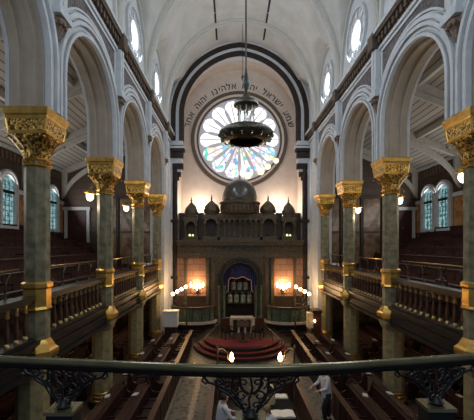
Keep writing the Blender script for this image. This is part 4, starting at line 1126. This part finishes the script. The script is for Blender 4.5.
for bx in (-1.63, -.53, .60, -2.73, 1.72):
    if bx > 1.9: continue
    g = bx; bm = NB()
    yb = lambda u: rys(min(1.9, max(-2.9, g+u)))+.01
    def tp(pts, r=.008): tube(bm, [(g+u*.88, yb(u*.88), RZ-.015+v*.66) for u, v in pts], r*.72, 6)
    for s in (-1, 1):
        tp([(s*.30, -.05), (s*.27, -.10), (s*.19, -.13), (s*.10, -.21), (s*.05, -.31), (s*.04, -.36)], .011)
        tp([(s*.30, -.05), (s*.31, -.09), (s*.285, -.115), (s*.265, -.09)], .009)
        tp(spiral(s*.14, -.13, .055, 0 if s > 0 else PI, s*1.2))
        tp(spiral(s*.055, -.21, .05, PI if s > 0 else 0, -s*1.2))
        tp(spiral(s*.045, -.10, .04, -PI/2, s*1.1))
        tp([(s*.02, -.36), (s*.10, -.27), (s*.14, -.20), (s*.20, -.16), (s*.23, -.08)], .008)
        tp(spiral(s*.10, -.07, .03, 0, s*1.0), .006)
        tp(spiral(s*.08, -.28, .025, 0, s*1.0), .006)
    tp([(0, -.06), (.012, -.15), (-.012, -.24), (0, -.36)], .010)
    for k in range(5): lathe(bm, [(0, -.012), (.012, 0), (0, .012)], (g+(k-2)*.05, yb((k-2)*.05)-.005, RZ-.15-.03*(k % 2)), 6)
    lathe(bm, [(.035, -.27), (.05, -.255), (.03, -.24), (.02, -.22)], (g, yb(0), RZ), 10)
    for s in (-1, 1):
        tp(spiral(s*.20, -.09, .035, PI/2, s*1.2), .007); tp(spiral(s*.035, -.29, .03, 0, s*1.1), .007); tp(spiral(s*.115, -.155, .03, PI, -s*1.1), .007)
        tp([(s*.02, -.2), (s*.06, -.14), (s*.07, -.05)], .012); tp([(s*.08, -.24), (s*.12, -.16), (s*.11, -.05)], .010)
    finish('scroll_panel', bm, 'iron', rl, True)
    bm = NB(); box(bm, g-.075, g+.075, yb(0)-.06, yb(0)+.06, RZ-1.0, RZ-.29)
    pd = finish('pedestal', bm, 'iron', rl)
    bm = NB(); box(bm, g-.085, g+.085, yb(0)-.07, yb(0)+.07, RZ-.29, RZ-.27); finish('pedestal_cap', bm, 'railbrass', pd)
    if g < 1.2:
        bm = NB(); u = .545; yy = rys(min(1.9, g+u)); lathe(bm, [(0, -.10), (.008, -.085), (.012, -.07), (.022, -.055), (.02, -.04)], (g+u, yy+.01, RZ), 8); finish('drop_boss', bm, 'iron', rl, True)

# ------------------------------------------------------------------ people
def skinmesh(name, chains, m, parent, sub=2):
    vs, es, rs = [], [], []
    idx = {}
    for ch_ in chains:
        prev = None
        for p, r in ch_:
            key = tuple(round(c, 4) for c in p)
            if key not in idx: idx[key] = len(vs); vs.append(p); rs.append(r)
            if prev is not None and prev != idx[key]: es.append((prev, idx[key]))
            prev = idx[key]
    me = bpy.data.meshes.new(name); me.from_pydata(vs, es, []); o = bpy.data.objects.new(name, me); COL.objects.link(o)
    md = o.modifiers.new('s', 'SKIN'); sv = me.skin_vertices[0].data if me.skin_vertices else None
    if sv is None:
        bpy.context.view_layer.objects.active = o; sv = me.skin_vertices.new().data if hasattr(me.skin_vertices, 'new') else me.skin_vertices[0].data
    for i, r in enumerate(rs): sv[i].radius = (r, r) if not isinstance(r, tuple) else r
    sv[0].use_root = True
    ss = o.modifiers.new('u', 'SUBSURF'); ss.levels = sub; ss.render_levels = sub
    bpy.context.view_layer.update()
    dg = bpy.context.evaluated_depsgraph_get(); nm = bpy.data.meshes.new_from_object(o.evaluated_get(dg))
    bpy.data.objects.remove(o)
    for p in nm.polygons: p.use_smooth = True
    nm.materials.clear(); nm.materials.append(M[m])
    o = bpy.data.objects.new(name, nm); COL.objects.link(o); o.parent = parent
    return o
def person(loc, rz, label, hair, trousers, pose):
    """figure faces -y locally; z up from the feet; 1.75 m tall"""
    t = thing('person', label, 'person', loc, rz)
    lean = pose.get('lean', 0.0)
    def L(x, y, z): return (x, y-max(0, z-.95)*lean, z)
    LH, RH = pose['hands']           # hand targets (left, right)
    stp = pose.get('step', 0.0)
    hip = L(0, 0, .98); waist = L(0, 0, 1.10); chest = L(0, 0, 1.32); neckb = L(0, 0, 1.46); neck = L(0, -.01, 1.53); head = L(0, -.03, 1.62); crown = L(0, -.02, 1.68)
    body = [[(hip, .13), (waist, .12), (chest, .13), (neckb, .07), (neck, .055), (head, .088), (crown, .075)]]
    hands = []; sleeves = []
    for sx, H in ((-1, LH), (1, RH)):
        sh = L(sx*.19, 0, 1.42); el = tuple(Vector(sh).lerp(Vector(H), .5)+Vector((sx*.07, .06, -.09)))
        body.append([(neckb, .07), (sh, .055), (el, .040), (H, .027)])
        sleeves.append([(L(0, 0, 1.44), .085), (sh, .072), (el, .055), (tuple(Vector(el).lerp(Vector(H), .9)), .042)])
        d = (Vector(H)-Vector(el)).normalized(); side_ = d.cross(Vector((0, 0, 1))).normalized(); dn = Vector((0, 0, -1))
        palm = Vector(H)+d*.07
        body.append([(H, .027), (tuple(palm), .026)])
        for q, ln in ((-1.5, .06), (-.5, .075), (.5, .08), (1.5, .07)):
            b0 = palm+side_*q*.018+d*.01
            body.append([(tuple(palm), .026), (tuple(b0+d*ln*.5), .009), (tuple(b0+d*ln+dn*.025), .008)])
        body.append([(H, .027), (tuple(Vector(H)+d*.03+side_*(-sx)*.04), .010), (tuple(Vector(H)+d*.075+side_*(-sx)*.05), .009)])
    pants = [[(hip, .15), (L(0, 0, 1.06), .14)]]
    for sx in (-1, 1):
        kn = (sx*.11, -.04-sx*stp*.5, .52); an = (sx*.11, sx*stp*-.6+.03, .09)
        body.append([(hip, .13), ((sx*.10, 0, .88), .09), (kn, .06), (an, .045), ((an[0], an[1]-.14, .035), .035)])
        pants.append([(hip, .15), ((sx*.10, 0, .86), .105), (kn, .08), ((an[0], an[1], .12), .065)])
    bo = skinmesh('body', body, 'skin', t)
    # face details joined to the head surface
    bm = bmesh.new(); bm.from_mesh(bo.data)
    hc = Vector(head)
    def blob(off, r, sz=(1, 1, 1)):
        ret = bmesh.ops.create_uvsphere(bm, u_segments=8, v_segments=6, radius=r)
        bmesh.ops.scale(bm, vec=sz, verts=ret['verts']); bmesh.ops.translate(bm, vec=hc+Vector(off), verts=ret['verts'])
    blob((0, -.09, -.005), .018, (.8, 1.2, 1.6)); blob((.085, 0, 0), .022, (.4, 1, 1.4)); blob((-.085, 0, 0), .022, (.4, 1, 1.4)); blob((0, -.03, -.06), .055, (.95, 1, .8))
    bm.to_mesh(bo.data); bm.free()
    for p in bo.data.polygons: p.use_smooth = True
    eb = NB()
    for sx in (-1, 1): lathe(eb, [(0, -.01), (.012, 0), (0, .01)], tuple(hc+Vector((sx*.032, -.082, .012))), 8)
    finish('eyes', eb, 'hairdark', t)
    eb = NB(); tube(eb, [tuple(hc+Vector((q*.02, -.088+abs(q)*.004, -.045))) for q in (-1, 0, 1)], .005, 5); finish('mouth', eb, 'doorred', t)
    # hair as a cap over crown and back
    hb = NB(); ret = bmesh.ops.create_uvsphere(hb, u_segments=18, v_segments=12, radius=.101)
    kill = [v for v in hb.verts if v.co.y < -.035 and v.co.z < .045 or v.co.z < -.06]
    bmesh.ops.delete(hb, geom=kill, context='VERTS'); bmesh.ops.scale(hb, vec=(1, 1.1, 1.12), verts=hb.verts); bmesh.ops.translate(hb, vec=hc+Vector((0, .012, .03)), verts=hb.verts)
    ho = finish('hair', hb, hair, t, 'all'); so = ho.modifiers.new('th', 'SOLIDIFY'); so.thickness = .012
    low = [(L(0, 0, .70), .20)] if pose.get('coat') else []
    sk = skinmesh('shirt', [low+[(L(0, 0, .92), .17), (L(0, 0, 1.12), .165), (L(0, 0, 1.32), .165), (L(0, 0, 1.44), .085)]]+sleeves, 'shirt', t)
    skinmesh('trousers', pants, trousers, t)
    sb = NB()
    for sx in (-1, 1):
        an = (sx*.11, sx*stp*-.6+.03, .09)
        lathe(sb, [(.04, 0), (.055, .02), (.05, .06), (.02, .09)], (an[0], an[1]-.06, 0), 10, sy=2.3)
    finish('shoes', sb, 'black', t, True)
    return t
p = person((-.90, 8.95, FL+.42), PI*0.62, 'person in a white shirt with dark hair standing left of the reading desk, facing right', 'hairdark', 'trousers', dict(lean=.12, hands=[(-.2, -.40, 1.12), (.16, -.38, 1.14)]))
p2 = person((.22, 8.25, FL+.42), PI, 'fair-haired person seen from behind at the reading desk in a white shawl', 'hairblond', 'trousers', dict(lean=.14, hands=[(-.2, -.38, 1.2), (.2, -.38, 1.2)]))
# shawl over the shoulders
sb = NB(); n = 14
for s in (-1,):
    pass
A = []
for i in range(n+1):
    u = -1+2*i/n
    A.append([sb.verts.new((u*.30*(1-.1*k), .10+.06*math.cos(u*1.5)-max(0, .5-k)*.12-.05*k*0, 1.49-.10*abs(u)-.42*k*.8)) for k in (0, .5, 1.0)])
for a, b in zip(A, A[1:]):
    for k in range(2): sb.faces.new((a[k], a[k+1], b[k+1], b[k]))
so = finish('prayer_shawl', sb, 'cloth', p2, 'all'); md = so.modifiers.new('th', 'SOLIDIFY'); md.thickness = .015
p3 = person((2.60, 11.6, FL+.01), -PI*0.42, 'person in a long white jacket and dark trousers walking beside the right-hand pews', 'hairdark', 'trousers', dict(lean=.10, step=.22, coat=True, hands=[(-.17, -.36, 1.12), (.14, -.34, 1.08)]))
p3.scale = (1.1, 1.1, 1.1)
t = thing('red_bag', 'small red bag on the floor beside the walking person', 'bag', (2.35, 11.0, FL+.01))
bm = NB(); oct_loft(bm, [(0, .15, .7), (.05, .17, .7), (.26, .15, .7), (.30, .10, .7)]); finish('bag_body', bm, 'red', t)
bm = NB(); tube(bm, [(-.07, 0, .28), (-.06, 0, .38), (0, 0, .42), (.06, 0, .38), (.07, 0, .28)], .012, 6); finish('handle', bm, 'black', t)
